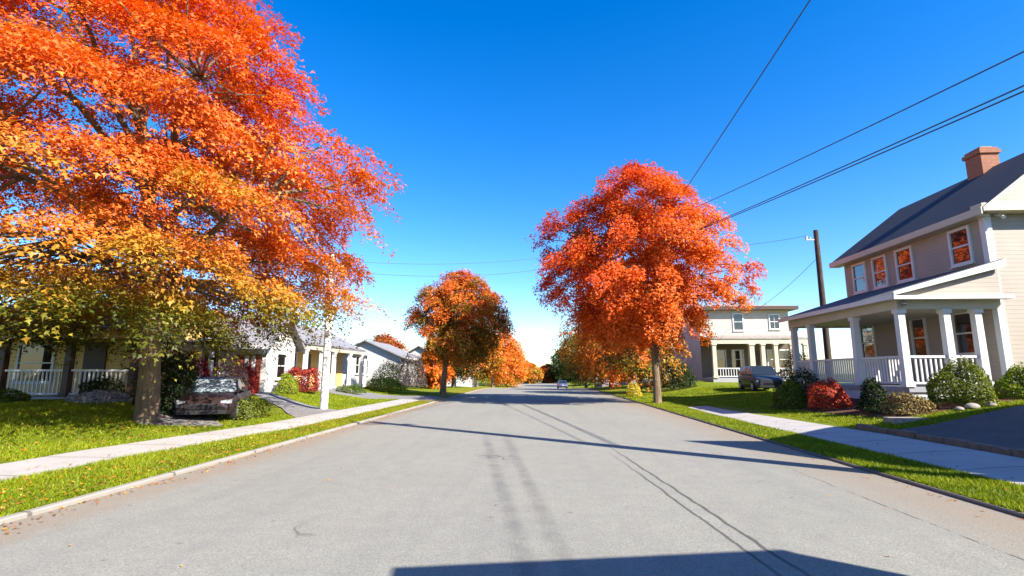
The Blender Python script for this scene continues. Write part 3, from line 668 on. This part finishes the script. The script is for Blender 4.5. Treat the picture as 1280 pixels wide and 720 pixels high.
for i, (x, y, s, lb) in enumerate(((11.0, 13.95, .13, 'largest pale rock in front of the big round bush'), (10.7, 13.98, .09, 'small pale rock left of the largest pale rock'), (11.4, 13.92, .1, 'rounded pale rock under the right side of the big round bush'), (12.4, 13.95, .09, 'small pale rock before the yellow-green bush'))):
    bm = bmesh.new(); bmesh.ops.create_icosphere(bm, subdivisions=3, radius=s); rr = np.random.default_rng(i)
    ph = rr.uniform(0, 6, 3)
    for v in bm.verts:
        k = 1+.14*sin(v.co.x*14+ph[0])+.12*sin(v.co.y*17+ph[1]); v.co = (v.co.x*k*1.2, v.co.y*k, max(-.3*s, v.co.z*.7*k))
    me = bpy.data.meshes.new('rock'); bm.to_mesh(me); bm.free(); me.materials.append(M['pale_rock'])
    o = bpy.data.objects.new('rock', me); COL.objects.link(o); o.location = (x, y, ter(x, y)+.2*s+.02); tag(o, lb, 'rock', 'rocks along the planting bed')
mb = MB(); mb.box(8.9, 13.75, ter(9.3, 13.9)-.1, 10.1, 14.2, ter(9.6, 13.9)+.035); tag(mb.build('stone_slab', M['pale_rock']), 'flat pale stone slab at the edge of the planting bed by the lawn', 'stone slab')

# ---- cream house beyond the red maple
b = thing('house', 'cream two-storey house with flat-looking hip roof and shaded porch beyond the red maple', 'house', (17.5, 43, .9))
x0, x1, y0, y1, gz = 13.2, 20.4, 43, 51, ter(17, 43)-.3
mb = MB(); mb.box(x0, y0, gz, x1, y1, 6.62); mb.build('wall', M['cream'], b)
mb = MB(); A = [(x0-.55, y0-.55), (x1+.55, y0-.55), (x1+.55, y1+.55), (x0-.55, y1+.55)]; Bq = [(x0+2.6, y0+3), (x1-2.6, y0+3), (x1-2.6, y1-3), (x0+2.6, y1-3)]
mb.loft([[(*p, 6.88) for p in A], [(*p, 7.5) for p in Bq]]); r = mb.build('roof', M['roof_pale'], b)
mb = MB(); mb.box(17.6, 45.4, 7.3, 18.1, 45.9, 8.15); mb.build('chimney', M['brick'], r)
mb = MB(); mb.box(x0-.6, y0-.6, 6.6, x1+.6, y1+.6, 6.88); mb.build('fascia', M['brown'], b)
window(b, 'y', 16.0, 16.7, 5.0, 6.3, y0, -1, glass=M['glass_dark']); window(b, 'y', 18.9, 19.6, 5.1, 6.2, y0, -1, glass=M['glass_dark'], bars='+')
mb = MB(); mb.slab([(x0-.1, y0-2.8, 4.05), (x1+.1, y0-2.8, 4.05), (x1+.1, y0-.01, 4.45), (x0-.1, y0-.01, 4.45)], .1); mb.build('porch_roof', M['roof_pale'], b)
mb = MB(); mb.box(x0-.05, y0-2.75, 3.72, x1+.05, y0-2.45, 4.03); mb.build('porch_beam', M['offwhite'], b)
mb = MB(); mb.box(x0, y0-2.7, gz, x1, y0-.01, 1.15); mb.build('porch_floor', M['porch_floor'], b)
mb = MB(); mb.box(x0+.02, y0-.06, 1.16, x1-.02, y0-.003, 4.3); mb.build('porch_shade_or_glow', M['porch_shade_or_glow'], b)  # dark panel over the cream wall, standing in for porch shade
for x in (13.4, 16.2, 17.05, 18.0, 19.2, 20.2): column(b, x, y0-2.6, 1.15, 3.72, .15 if x < 16 or x > 17 else .19, M['offwhite'])
for p, q in ((13.6, 16.0),): railing(b, (p, y0-2.6), (q, y0-2.6), 1.15, .75, M['white'], .2)
railing(b, (18.2, y0-2.6), (20.05, y0-2.6), 1.15, .75, M['white'], .2)
mb = MB(); mb.box(17.3, y0-.1, 1.2, 18.3, y0-.061, 3.3); mb.build('door', M['brown'], b)
for u in (14.3, 15.7, 18.5, 19.4): window(b, 'y', u, u+.8, 1.9, 3.3, y0-.06, -1, glass=M['glass_dark'])

# ---- generic small houses
def small_house(label, x0, x1, y0, y1, eave, ridge, wall, roof, ridge_axis='y', gz=None, chimney=None, wins=(), door=None, ov=.4, porch=None):
    gz = ter((x0+x1)/2, y0) if gz is None else gz
    b = thing('house', label, 'house', ((x0+x1)/2, y0, gz))
    mb = MB(); mb.box(x0, y0, gz-.5, x1, y1, eave)
    if ridge_axis == 'y':
        xm = (x0+x1)/2; mb.prism([(x0, eave), (x1, eave), (xm, ridge-.06)], 'y', y0, y1); mb.build('wall', wall, b)
        mb = MB(); sl = (ridge-eave)/(xm-x0)
        for s in (-1, 1):
            xe = xm+s*(xm-x0+ov); ze = ridge-(xm-x0+ov)*sl
            mb.slab([(xe, y0-ov, ze), (xe, y1+ov, ze), (xm, y1+ov, ridge), (xm, y0-ov, ridge)], s*-.1)
        r = mb.build('roof', roof, b)
        for s in (-1, 1):
            mb = MB(); xe = xm+s*(xm-x0+ov); ze = ridge-(xm-x0+ov)*sl; mb.box(xe+s*.02, y0-ov, ze-.12, xe+s*.05, y1+ov, ze+.06)
            mb.build('fascia', M['white'], b)
    else:
        ym = (y0+y1)/2; mb.prism([(y0, eave), (y1, eave), (ym, ridge-.06)], 'x', x0, x1); mb.build('wall', wall, b)
        mb = MB(); sl = (ridge-eave)/(ym-y0)
        for s in (-1, 1):
            ye = ym+s*(ym-y0+ov); ze = ridge-(ym-y0+ov)*sl
            mb.slab([(x0-ov, ye, ze), (x1+ov, ye, ze), (x1+ov, ym, ridge), (x0-ov, ym, ridge)], s*.1)
        r = mb.build('roof', roof, b)
        for s in (-1, 1):
            mb = MB(); ye = ym+s*(ym-y0+ov); ze = ridge-(ym-y0+ov)*sl; mb.box(x0-ov, ye+s*.02, ze-.12, x1+ov, ye+s*.05, ze+.06)
            mb.build('fascia', M['white'], b)
    if chimney: cx, cy = chimney; mb = MB(); mb.box(cx-.3, cy-.3, eave, cx+.3, cy+.3, ridge+.7); mb.build('chimney', M['brick'], r)
    for w in wins: window(b, *w)
    return b
# yellow house behind the big maple
b = small_house('yellow shaded house with white porch railing behind the big maple trunk', -22.5, -15.6, 19.6, 23.4, 3.3, 4.8, M['yellow'], M['roof_dark'], 'x', gz=.62)
mb = MB(); mb.box(-22.5, 17.45, .1, -14.0, 19.59, .68); mb.build('porch_floor', M['porch_floor'], b)
mb = MB(); mb.slab([(-22.8, 17.2, 2.98), (-13.8, 17.2, 2.98), (-13.8, 19.58, 3.25), (-22.8, 19.58, 3.25)], .1); mb.build('porch_roof', M['roof_dark'], b)
mb = MB(); mb.box(-22.6, 17.4, 2.72, -13.95, 17.6, 2.97); mb.build('porch_beam', M['yellow'], b)
for x in (-21.5, -19.0, -16.55, -14.15): column(b, x, 17.52, .68, 2.72, .11, M['brown'])
for p, q in ((-21.35, -19.15), (-18.85, -16.7), (-16.4, -14.3)): railing(b, (p, 17.52), (q, 17.52), .68, .95, M['white'], .15)
window(b, 'y', -20.6, -19.2, 1.2, 2.6, 19.6, -1, glass=M['glass_dark']); window(b, 'y', -15.9, -15.2, 1.3, 2.7, 19.6, -1, glass=M['glass_dark'])
mb = MB(); mb.box(-17.9, 19.53, .7, -17.0, 19.597, 2.7); d = mb.build('door', M['brown'], b)
# white house with red garage door
b = small_house('white house with red-brown garage door behind the driveway', -20.0, -12.5, 23.2, 26.0, 3.05, 4.3, M['siding_white'], M['roof_grey'], 'x', gz=.6)
mb = MB(); mb.box(-13.85, 23.13, .62, -12.7, 23.197, 2.35); g = mb.build('garage_door', M['red_door'], b)
for q in ((-13.45, -13.25), (-13.1, -12.95)): mb = MB(); mb.box(q[0], 23.1, .66, q[1], 23.129, 2.3); mb.build('panel', M['white'], g)
mb = MB(); mb.box(-14.0, 23.05, 2.37, -12.55, 23.198, 2.8); mb.build('lintel', M['white'], b)
mb = MB(); mb.slab([(-18.4, 21.6, 2.75), (-14.0, 21.6, 2.75), (-14.0, 23.18, 3.0), (-18.4, 23.18, 3.0)], .1); mb.build('porch_roof', M['roof_grey'], b)
mb = MB(); mb.box(-18.3, 21.65, 2.55, -14.05, 21.85, 2.74); mb.build('porch_beam', M['white'], b)
mb = MB(); mb.box(-18.3, 21.6, .2, -14.05, 23.19, .72); mb.build('porch_floor', M['porch_floor'], b)
for x in (-18.1, -17.1, -16.2, -15.4, -14.7, -14.15): column(b, x, 21.75, .72, 2.55, .08, M['white'])
for u in (-17.8, -16.6, -15.4): window(b, 'y', u, u+.7, 1.1, 2.4, 23.2, -1, glass=M['glass_dark'])
window(b, 'x', 24.2, 25.0, 1.3, 2.4, -12.5, 1, glass=M['glass_dark'])
# white bungalow with grey roof
b = small_house('long white bungalow with pale grey roof and amber-toned porch behind the white pole', -20.550, -13.550, 26.6, 40.4, 3.1, 4.9, M['siding_white'], M['roof_grey'], 'y', gz=.5, ov=.25)
mb = MB(); mb.slab([(-12.050, 26.4, 2.98), (-12.050, 35.5, 2.98), (-13.650, 35.5, 3.5), (-13.650, 26.4, 3.5)], .08); mb.build('porch_roof', M['roof_grey'], b)
mb = MB(); mb.box(-12.250, 26.45, 2.75, -12.100, 35.4, 2.96); mb.build('porch_beam', M['offwhite'], b)
mb = MB(); mb.box(-12.150, 26.45, .1, -13.540, 35.4, .62); mb.build('porch_floor', M['porch_floor'], b)
for y in (26.6, 28.6, 30.4, 33.0, 35.2): column(b, -12.200, y, .62, 2.75, .1, M['white'])
mb = MB(); mb.box(-13.547, 26.7, .63, -13.510, 35.3, 2.9); mb.build('porch_shade_or_glow', M['yellow'], b)  # amber reflected light put into the porch wall colour
for a in (27.2, 31.2): window(b, 'x', a, a+1.0, 1.3, 2.6, -13.510, 1, glass=M['glass_dark'])
mb = MB(); mb.box(-13.505, 29.2, .65, -13.470, 30.1, 2.6); mb.build('door', M['brown'], b)
for a in (36.3, 37.8, 39.0): window(b, 'x', a, a+.7, 1.5, 2.7, -13.550, 1, glass=M['glass_dark'])
window(b, 'y', -19.250, -18.250, 1.4, 2.6, 26.6, -1, glass=M['glass_dark'])
small_house('low white house with grey roof past the white bungalow by the side street', -18.5, -12.0, 45, 52, 3.0, 4.4, M['siding_white'], M['roof_grey'], 'y', wins=(('x', 46.5, 47.5, 1.4, 2.6, -12.0, 1), ('x', 49.5, 50.4, 1.4, 2.6, -12.0, 1), ('y', -16, -15, 1.4, 2.6, 45, -1)))
small_house('small white house seen under the round maple beside its trunk', -16.5, -10.5, 58, 66, 2.9, 4.6, M['siding_white'], M['roof_pale'], 'y', chimney=(-13, 61), wins=(('x', 60, 61, 1.0, 2.2, -10.5, 1), ('y', -13.2, -12.2, 1.0, 2.2, 58, -1)))
small_house('white house with brick end far down the left side of the road', -16.0, -9.8, 74, 82, 2.6, 4.6, M['siding_white'], M['roof_pale'], 'y', wins=(('x', 76, 77, .6, 1.8, -9.8, 1),))
small_house('blue-grey shaded house behind the red maple trunk', 10.8, 16.5, 62, 70, 3.6, 6.0, siding_mat('bluegrey_siding', (.2, .22, .27)), M['roof_dark'], 'y', wins=(('y', 12, 13, .9, 2.2, 62, -1), ('x', 64, 65, .9, 2.2, 10.8, -1)))
small_house('mauve-grey shaded house left of the blue-grey house behind yellow trees', 9.6, 15.2, 80, 88, 3.2, 5.8, siding_mat('mauve_siding', (.27, .2, .22)), M['roof_dark'], 'y', wins=(('x', 82, 83, .5, 1.7, 9.6, -1),))
# neighbour on the right, beside the camera: its gable and roof throw the shade over the pad and lawn
b = small_house('neighbouring tan house with steep front gable right of the viewpoint', 13.4, 24, 1.2, 9.6, 5.3, 7.8, M['siding'], M['roof_dark'], 'x', gz=.4, wins=(('x', 2.0, 2.9, 1.4, 2.7, 13.4, -1), ('y', 16, 17, 1.4, 2.7, 9.6, 1)), ov=.3)
mb = MB(); mb.box(11.8, 3.85, 0, 13.39, 7.95, 4.7); mb.prism([(3.85, 4.7), (7.95, 4.7), (5.9, 7.52)], 'x', 11.8, 13.39); mb.build('gable_bay', M['siding'], b)
mb = MB()
for s in (-1, 1): mb.slab([(11.6, 5.9+s*2.3, 4.42), (17, 5.9+s*2.3, 4.42), (17, 5.9, 7.6), (11.6, 5.9, 7.6)], s*.08)
mb.build('bay_roof', M['roof_dark'], b); window(b, 'x', 5.3, 6.5, 1.6, 3.1, 11.8, -1)

# ------------------------------------------------------------------ cars
def make_car(label, loc, rz, paint, group=None, suv=False, sc_=.94, screen='pane_blue'):
    root = thing('parked_car', label, 'car', (0, 0, 0), group); H = 1.62 if suv else 1.42; B = .12 if suv else 0
    st = [(-2.22, .66, .40, .72), (-2.12, .80, .28, .88), (-1.7, .87, .22, .95), (-.8, .89, .2, .95), (.4, .89, .2, .93), (1.1, .88, .2, .92), (1.75, .85, .22, .82), (2.1, .76, .28, .70), (2.22, .64, .36, .60)]
    mb = MB(); mb.loft([[(x, sx*w, z) for sx, w, z in ((-1, hw*.9, zb), (-1, hw, zb+.14), (-1, hw, zt-.2+B), (-1, hw*.94, zt-.05+B), (-1, hw*.7, zt+.01+B), (1, hw*.7, zt+.01+B), (1, hw*.94, zt-.05+B), (1, hw, zt-.2+B), (1, hw, zb+.14), (1, hw*.9, zb))] for x, hw, zb, zt in st])
    body = mb.build('body', paint, root, True)
    zb = .93+B; xr0, xr1 = (-2.0, -1.75) if suv else (-1.75, -1.0); xf0, xf1 = 1.12, .35; wb, wt = .80, .62
    mb = MB(); mb.loft([[(xr1-.06, -wt-.01, H-.05), (xf1+.06, -wt-.01, H-.05), (xf1+.06, wt+.01, H-.05), (xr1-.06, wt+.01, H-.05)], [(xr1+.1, -wt+.08, H), (xf1-.1, -wt+.08, H), (xf1-.1, wt-.08, H), (xr1+.1, wt-.08, H)]])
    mb.build('roof', paint, root, True)
    for s in (-1, 1):
        for a, c in ((xr0, xr1), (xf0, xf1), (-.35, -.33)):
            mb = MB(); mb.tube([(a, s*wb, zb-.03), (c, s*wt, H-.04)], .045, 6); mb.build('pillar', paint, root)
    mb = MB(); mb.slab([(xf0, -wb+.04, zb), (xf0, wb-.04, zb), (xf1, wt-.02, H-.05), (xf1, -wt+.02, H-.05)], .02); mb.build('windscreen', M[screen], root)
    mb = MB(); mb.slab([(xr0, wb-.04, zb), (xr0, -wb+.04, zb), (xr1, -wt+.02, H-.05), (xr1, wt-.02, H-.05)], .02); mb.build('rear_window', M['pane_blue'], root)
    for s in (-1, 1):
        mb = MB(); mb.slab([(xr0, s*wb, zb), (xf0, s*wb, zb), (xf1, s*wt, H-.05), (xr1, s*wt, H-.05)], -s*.03); mb.build('side_window', M['glass_dark'], root)
        for x in (-1.38, 1.38):
            mb = MB(); mb.tube([(x, s*.66, .33), (x, s*.9, .33)], .33, 20); w = mb.build('wheel', M['rubber'], root, True)
            mb = MB(); mb.tube([(x, s*.88, .33), (x, s*.915, .33)], .2, 14); mb.build('rim', M['metal'], w)
        mb = MB(); mb.loft([[(2.02, s*.52, .58), (2.02, s*.8, .6), (2.0, s*.8, .74), (2.02, s*.52, .7)], [(2.2, s*.5, .58), (2.12, s*.76, .6), (2.1, s*.75, .72), (2.18, s*.5, .69)]]); mb.build('headlight', M['lamp_clear'], root)
        mb = MB(); mb.box(-2.2, s*.5, .66+B, -2.05, s*.78, .82+B); mb.build('taillight', M['lamp_red'], root)
        mb = MB(); mb.box(.72, s*.88, .96+B, .9, s*1.04, 1.1+B); mb.build('mirror', paint, root)
    mb = MB(); mb.box(2.1, -.44, .44, 2.225, .44, .58)
    for k in range(4): mb.box(2.225, -.42, .45+k*.033, 2.24, .42, .462+k*.033)
    mb.build('grille', M['rubber'], root)
    for q in ((-2.26, -.7, .36, -2.1, .7, .5), (2.12, -.7, .28, 2.26, .7, .4)):
        mb = MB(); mb.box(*q); mb.build('bumper', M['rubber'], root)
    mb = MB(); mb.box(-2.245, -.16, .56, -2.215, .16, .66); mb.build('licence_plate', M['white'], root)
    root.location = loc; root.rotation_euler = (0, 0, rz); root.scale = (sc_,)*3; return root
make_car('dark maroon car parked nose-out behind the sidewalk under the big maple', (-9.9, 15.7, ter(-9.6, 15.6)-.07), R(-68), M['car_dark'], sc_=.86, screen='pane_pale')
make_car('dark grey car parked on the lawn in front of the cream house', (13.0, 31.5, ter(13.0, 31.5)), R(-96), M['car_grey'], suv=True, sc_=.9)
make_car('slate-blue car parked at the right kerb past the road crest', (3.9, 88, zroad(88)), R(90), M['car_blue'])

# unseen box truck added at the right kerb to throw the shadow at the bottom
v = thing('shadow_truck', 'unseen tall white box truck added beside the viewpoint to cast a shadow', 'truck', (0, 0, 0))
mb = MB(); mb.loft([[(x, y, z) for x, y in ((-1.2, -3.25), (1.2, -3.25), (1.2, 0), (-1.2, 0))] for z in (.95, 3.93)]); box = mb.build('shadow_truck_box', M['shadow_truck_white'], v)
mb = MB()
for x in (-1.21, 1.16): mb.box(x, -3.27, 3.9, x+.05, .01, 3.96)
mb.box(-1.16, -3.27, 3.9, 1.16, -3.22, 3.96); mb.box(-1.16, -.04, 3.9, 1.16, .01, 3.96); mb.build('shadow_truck_rail', M['metal'], box)
mb = MB(); mb.box(-.45, -5.4, .55, .45, -.1, .8); mb.build('shadow_truck_chassis', M['rubber'], v)
mb = MB(); mb.loft([[(-1.05, -5.5, .5), (1.05, -5.5, .5), (1.05, -3.35, .5), (-1.05, -3.35, .5)], [(-1.05, -5.5, 1.35), (1.05, -5.5, 1.35), (1.05, -3.35, 1.35), (-1.05, -3.35, 1.35)], [(-.95, -4.9, 2.35), (.95, -4.9, 2.35), (.95, -3.35, 2.4), (-.95, -3.35, 2.4)]]); mb.build('shadow_truck_cab', M['shadow_truck_white'], v)
mb = MB(); mb.slab([(-.9, -5.45, 1.45), (.9, -5.45, 1.45), (.85, -4.94, 2.28), (-.85, -4.94, 2.28)], .02); mb.build('windscreen', M['pane_blue'], v)
mb = MB(); mb.box(-1.1, .003, 1.05, 1.1, .05, 3.8); mb.build('rear_door', M['metal'], v)
for x in (-.95, .95):
    for y in (-4.6, -1.0):
        mb = MB(); mb.tube([(x-.14, y, .45), (x+.14, y, .45)], .45, 20); w = mb.build('wheel', M['rubber'], v, True)  # wheels of the added shadow truck
        mb = MB(); mb.tube([(x-.15, y, .45), (x+.15, y, .45)], .24, 14); mb.build('rim', M['metal'], w)
v.location = (3.47, -.2, 0.03); v.rotation_euler = (0, 0, R(100.3))

# ------------------------------------------------------------------ poles and wires
def pole(label, x, y, h, r, mat, arms=(), name='utility_pole', extra=None):
    z = ter(x, y); root = thing(name, label, 'utility pole', (x, y, z))
    MB().tube([(x, y, z-.3), (x, y, z+h*.5), (x, y, z+h)], [r, r*.88, r*.72], 14).build('shaft', mat, root, True)
    for az, x0, x1 in arms:
        mb = MB(); mb.box(x+x0, y-r-.1, az-.06, x+x1, y-r-.005, az+.06); c = mb.build('crossarm', M['wood_pole'], root)
        mb = MB()
        for k in np.linspace(x0+.08, x1-.08, 4): mb.tube([(x+k, y-r-.05, az+.06), (x+k, y-r-.05, az+.12), (x+k, y-r-.05, az+.2)], [.02, .05, .03], 8)
        mb.build('insulator', M['metal'], c, True)
    return root
PA = (8.3, 6.15)
pole("tall brown utility pole at the right sidewalk beside the viewpoint", *PA, 12.1, .23, M["wood_pole"], [(11.8, -1.0, 1.0)])
pole('brown utility pole hidden behind the red maple', 6.77, 30.0, 10.3, .13, M['wood_pole'], [(10.1, -.9, .9)])
p = pole('dark brown utility pole rising behind the tan house porch roof', 15.15, 28, 8.7, .17, M['wood_pole'])
mb = MB(); mb.box(14.55, 27.93, 8.62, 15.0, 28.02, 8.68); mb.tube([(14.6, 27.97, 8.68), (14.6, 27.97, 8.86)], .06, 8); mb.tube([(14.8, 27.97, 8.68), (14.8, 27.97, 8.8)], .04, 8); mb.build('bracket', M['metal'], p)
pole('white painted pole at the left sidewalk edge under the maple branches', -8.1, 19.45, 6.0, .15, M['pole_white'])
def wire(label, p, q, sag, r=.012, group=None):
    p = np.array(p, float); q = np.array(q, float)
    pts = [p+(q-p)*t-np.array((0, 0, sag*4*t*(1-t))) for t in np.linspace(0, 1, 28)]
    return tag(MB().tube(pts, r, 6).build('overhead_wire', M['wire'], None, True), label, 'wire', group)
WIRES = []
wire('black overhead wire running steeply up to the top of the picture, along the right kerb', (7.38, 6.05, 12.0), (6.75, 29.9, 9.36), .12, .02)
wire('upper of the slanting wires at the right edge, above the double cable', (8.2, 6.0, 6.46), (6.77, 29.85, 10.1), .12, .014)
wire('upper strand of the slanting double cable above the tan house', (8.2, 6.0, 5.96), (6.77, 29.85, 8.8), .1, .015)
wire('lower strand of the slanting double cable above the tan house', (8.2, 6.0, 5.86), (6.77, 29.85, 8.77), .1, .015)
wire('faint wire crossing the road from the red maple to the white pole', (6.6, 30, 9.6), (-8.1, 19.45, 5.9), .75, .008)
wire('lower faint wire crossing the road from the red maple to the white pole', (6.6, 30, 9.2), (-8.1, 19.45, 5.5), .95, .008)
wire('thin wire from the dark pole bracket towards the red maple', (14.65, 27.95, 8.9), (6.9, 30, 9.0), .35, .012)
wire('thin wire dropping from the dark pole to the cream house', (15.1, 28.2, 7.6), (17.0, 42.9, 6.2), .3, .012)

# ------------------------------------------------------------------ grass blades and fallen leaves
def vter(x, y): return np.array([ter(a, b) for a, b in zip(x, y)])
EXCL = [[(-7.35, 15.6), (-9.5, 19.0), (-13.9, 23.2), (-12.3, 23.2), (-9.0, 20.6), (-7.25, 18.8)], [(-5, 27.2), (-40, 27.2), (-40, 31.6), (-5, 31.6)],
        [(-8.15, -30), (-8.0, 9), (-7.35, 14), (-7.2, 27), (-6.15, 27), (-6.25, 14), (-6.75, 8), (-6.85, -30)], [(6.3, -30), (6.15, 10), (6.1, 20), (6.2, 22.5), (7.0, 22.5), (7.0, 20), (7.65, 12), (7.75, -30)],
        [(7.7, 9), (7.7, 12.8), (15.3, 14), (15.3, 9)], [(8.7, 20.5), (9.0, 17), (9.4, 14.3), (14.9, 14.1), (15, 25), (10.6, 25), (10.6, 20.5)], [(-9.9, 12.6), (-12.8, 16.9), (-11.5, 17.4), (-8.15, 13.3)]]
def outside(x, y):
    ok = np.ones(len(x), bool)
    for P in EXCL:
        c = np.zeros(len(x), bool)
        for (x0, y0), (x1, y1) in zip(P, P[1:]+P[:1]):
            if y0 == y1: continue
            c ^= ((y0 > y) != (y1 > y)) & (x < (x1-x0)*(y-y0)/(y1-y0)+x0)
        ok &= ~c
    return ok
def blades(label, n, xr, yr, seed, h=.055, w=.007, power=1.0):
    rg = np.random.default_rng(seed)
    x = rg.uniform(*xr, n); y = yr[0]+(yr[1]-yr[0])*rg.uniform(0, 1, n)**power
    k = outside(x, y); x = x[k]; y = y[k]; n = len(x)
    z = vter(x, y); a = rg.uniform(0, 2*pi, n); patch = .5+.5*np.sin(x*2.3+np.sin(y*1.7)*1.5)*np.cos(y*1.9+x)
    hh = h*rg.uniform(.5, 1.4, n)*(.75+.5*patch); ww = w*(1+.035*np.maximum(0, y-8))
    base = np.stack([x, y, z-.005], 1); d = np.stack([np.cos(a), np.sin(a), 0*a], 1)*ww[:, None]
    tip = base + np.stack([rg.normal(size=n)*hh*.5, rg.normal(size=n)*hh*.5, hh], 1)
    V = np.stack([base-d, base+d, tip], 1).reshape(-1, 3); F = np.arange(3*n).reshape(-1, 3)
    c = pal(rg, 1.2+1.3*(patch-.5)+rg.normal(size=n)*.7, [(.1, .15, .004), (.18, .23, .005), (.26, .3, .006), (.31, .3, .015), (.36, .25, .03)], .22)
    return stuff(npmesh('grass', V, F, M['blade'], None, np.clip(c, 0, .8)), label, 'grass')
blades('short sunlit grass blades on the left verge between kerb and sidewalk', 100000, (-6.9, -5.52), (5, 26.8), 1, power=1.5)
blades('short grass blades on the right verge between kerb and sidewalk', 90000, (5.12, 6.3), (5, 24), 2, power=1.5)
blades('grass blades on the left lawn under the big maple', 90000, (-16, -7.3), (8, 17), 3)
blades('grass blades on the right lawn in front of the porch bed', 70000, (7.9, 15), (12.9, 24), 4, power=1.4)
blades('grass blades on the lawn round the red maple', 40000, (5.3, 13), (22, 36), 5, w=.008)
blades('grass blades on the white bungalow lawn', 50000, (-12.3, -7.2), (19.5, 36), 6, w=.008)
def litter(label, n, pick, seed, size=.042):
    rg = np.random.default_rng(seed); x, y, z = pick(rg, n)
    P = np.stack([x, y, z], 1); Nn = unit(np.stack([rg.normal(size=n)*.35, rg.normal(size=n)*.35, np.ones(n)], 1))
    V, F = leaves(P, Nn, rg.normal(size=(n, 3)), size*rg.uniform(.6, 1.3, n))
    c = pal(rg, rg.uniform(0, 5, n), [(.5, .08, .012), (.6, .2, .02), (.55, .3, .04), (.42, .25, .06), (.25, .12, .04), (.16, .07, .03)], .25)
    return stuff(npmesh('fallen_leaves', V, F, M['leaf'], None, np.repeat(np.clip(c, 0, .9), 2, 0)), label, 'fallen leaves')
def on_left(rg, n):
    k = rg.uniform(size=n); x = np.where(k < .8, -5.55-np.abs(rg.normal(size=n))*.5, -5.37+np.abs(rg.normal(size=n))*.16); y = 4+24*rg.uniform(size=n)**1.2
    z = np.where(x < -5.5, vter(np.minimum(x, -5.5), y)+.052, .012+0*x); return x, y, z
def on_lawn(rg, n):
    x = -8.3-8*rg.uniform(size=n)**1.5; y = 7.5+9.5*rg.uniform(size=n); return x, y, vter(x, y)+.035
def on_walk(rg, n):
    x = rg.uniform(-8.2, -6.3, n); y = 6+20*rg.uniform(size=n); return x, y, vter(x, y)+.04
def on_right(rg, n):
    k = rg.uniform(size=n); x = np.where(k < .4, 4.98-np.abs(rg.normal(size=n))*.2, 5.25+np.abs(rg.normal(size=n))*1.4); y = 5+28*rg.uniform(size=n)
    z = np.where(x > 5.2, vter(np.maximum(x, 5.2), y)+.04, .012+0*x); return x, y, z
def on_road(rg, n):
    x = rg.uniform(-5.2, 4.9, n); y = 4.2+28*rg.uniform(size=n)**1.4; return x, y, .012+0*x
litter('orange and brown leaves fallen along the left kerb and verge', 3200, on_left, 1)
litter('yellow and orange leaves fallen on the left lawn', 1300, on_lawn, 2, .055)
litter('few leaves fallen on the left sidewalk', 220, on_walk, 3)
litter('scattered leaves fallen on the right verge and gutter', 500, on_right, 4)
litter('stray leaves and grit lying on the road', 70, on_road, 5, .04)

# ------------------------------------------------------------------ light, sky, camera
EL, AZ = R(36), math.atan2(.801, -.598)          # azimuth from +Y towards +X
w = bpy.data.worlds.new('World'); sc.world = w; w.use_nodes = True; nt = w.node_tree
sky = nt.nodes.new('ShaderNodeTexSky'); sky.sky_type = 'NISHITA'; sky.sun_disc = False
sky.sun_elevation = EL; sky.sun_rotation = AZ; sky.air_density = 1.0; sky.dust_density = .3; sky.ozone_density = 3.0; sky.altitude = 50
hs = nt.nodes.new('ShaderNodeHueSaturation'); hs.inputs['Saturation'].default_value = 1.42; hs.inputs['Hue'].default_value = .51; hs.inputs['Value'].default_value = 1.0
nt.links.new(sky.outputs[0], hs.inputs['Color']); bg = nt.nodes['Background']; nt.links.new(hs.outputs[0], bg.inputs[0]); bg.inputs[1].default_value = .114
L = bpy.data.lights.new('sun', 'SUN'); L.energy = 5.0; L.angle = R(.5); L.color = (1, .94, .85)
lo = bpy.data.objects.new('sun', L); COL.objects.link(lo)
from mathutils import Vector
sd = Vector((sin(AZ)*cos(EL), cos(AZ)*cos(EL), sin(EL)))
lo.rotation_euler = sd.to_track_quat('Z', 'Y').to_euler(); lo.location = (20, -20, 30)
cam = bpy.data.cameras.new('camera'); co = bpy.data.objects.new('camera', cam); COL.objects.link(co)
cam.sensor_width = 36; cam.lens = 643/1280*36; cam.clip_start = .05; cam.clip_end = 4000
co.location = (0, 0, 1.5); co.rotation_euler = (R(90+9.4), 0, R(2.95)); sc.camera = co
sc.view_settings.view_transform = 'Standard'; sc.view_settings.look = 'None'; sc.view_settings.exposure = 1.4; sc.view_settings.gamma = 1
sc.cycles.max_bounces = 6; sc.cycles.diffuse_bounces = 3; sc.cycles.glossy_bounces = 3; sc.cycles.transparent_max_bounces = 4
sc.cycles.use_denoising = True; sc.cycles.use_adaptive_sampling = True
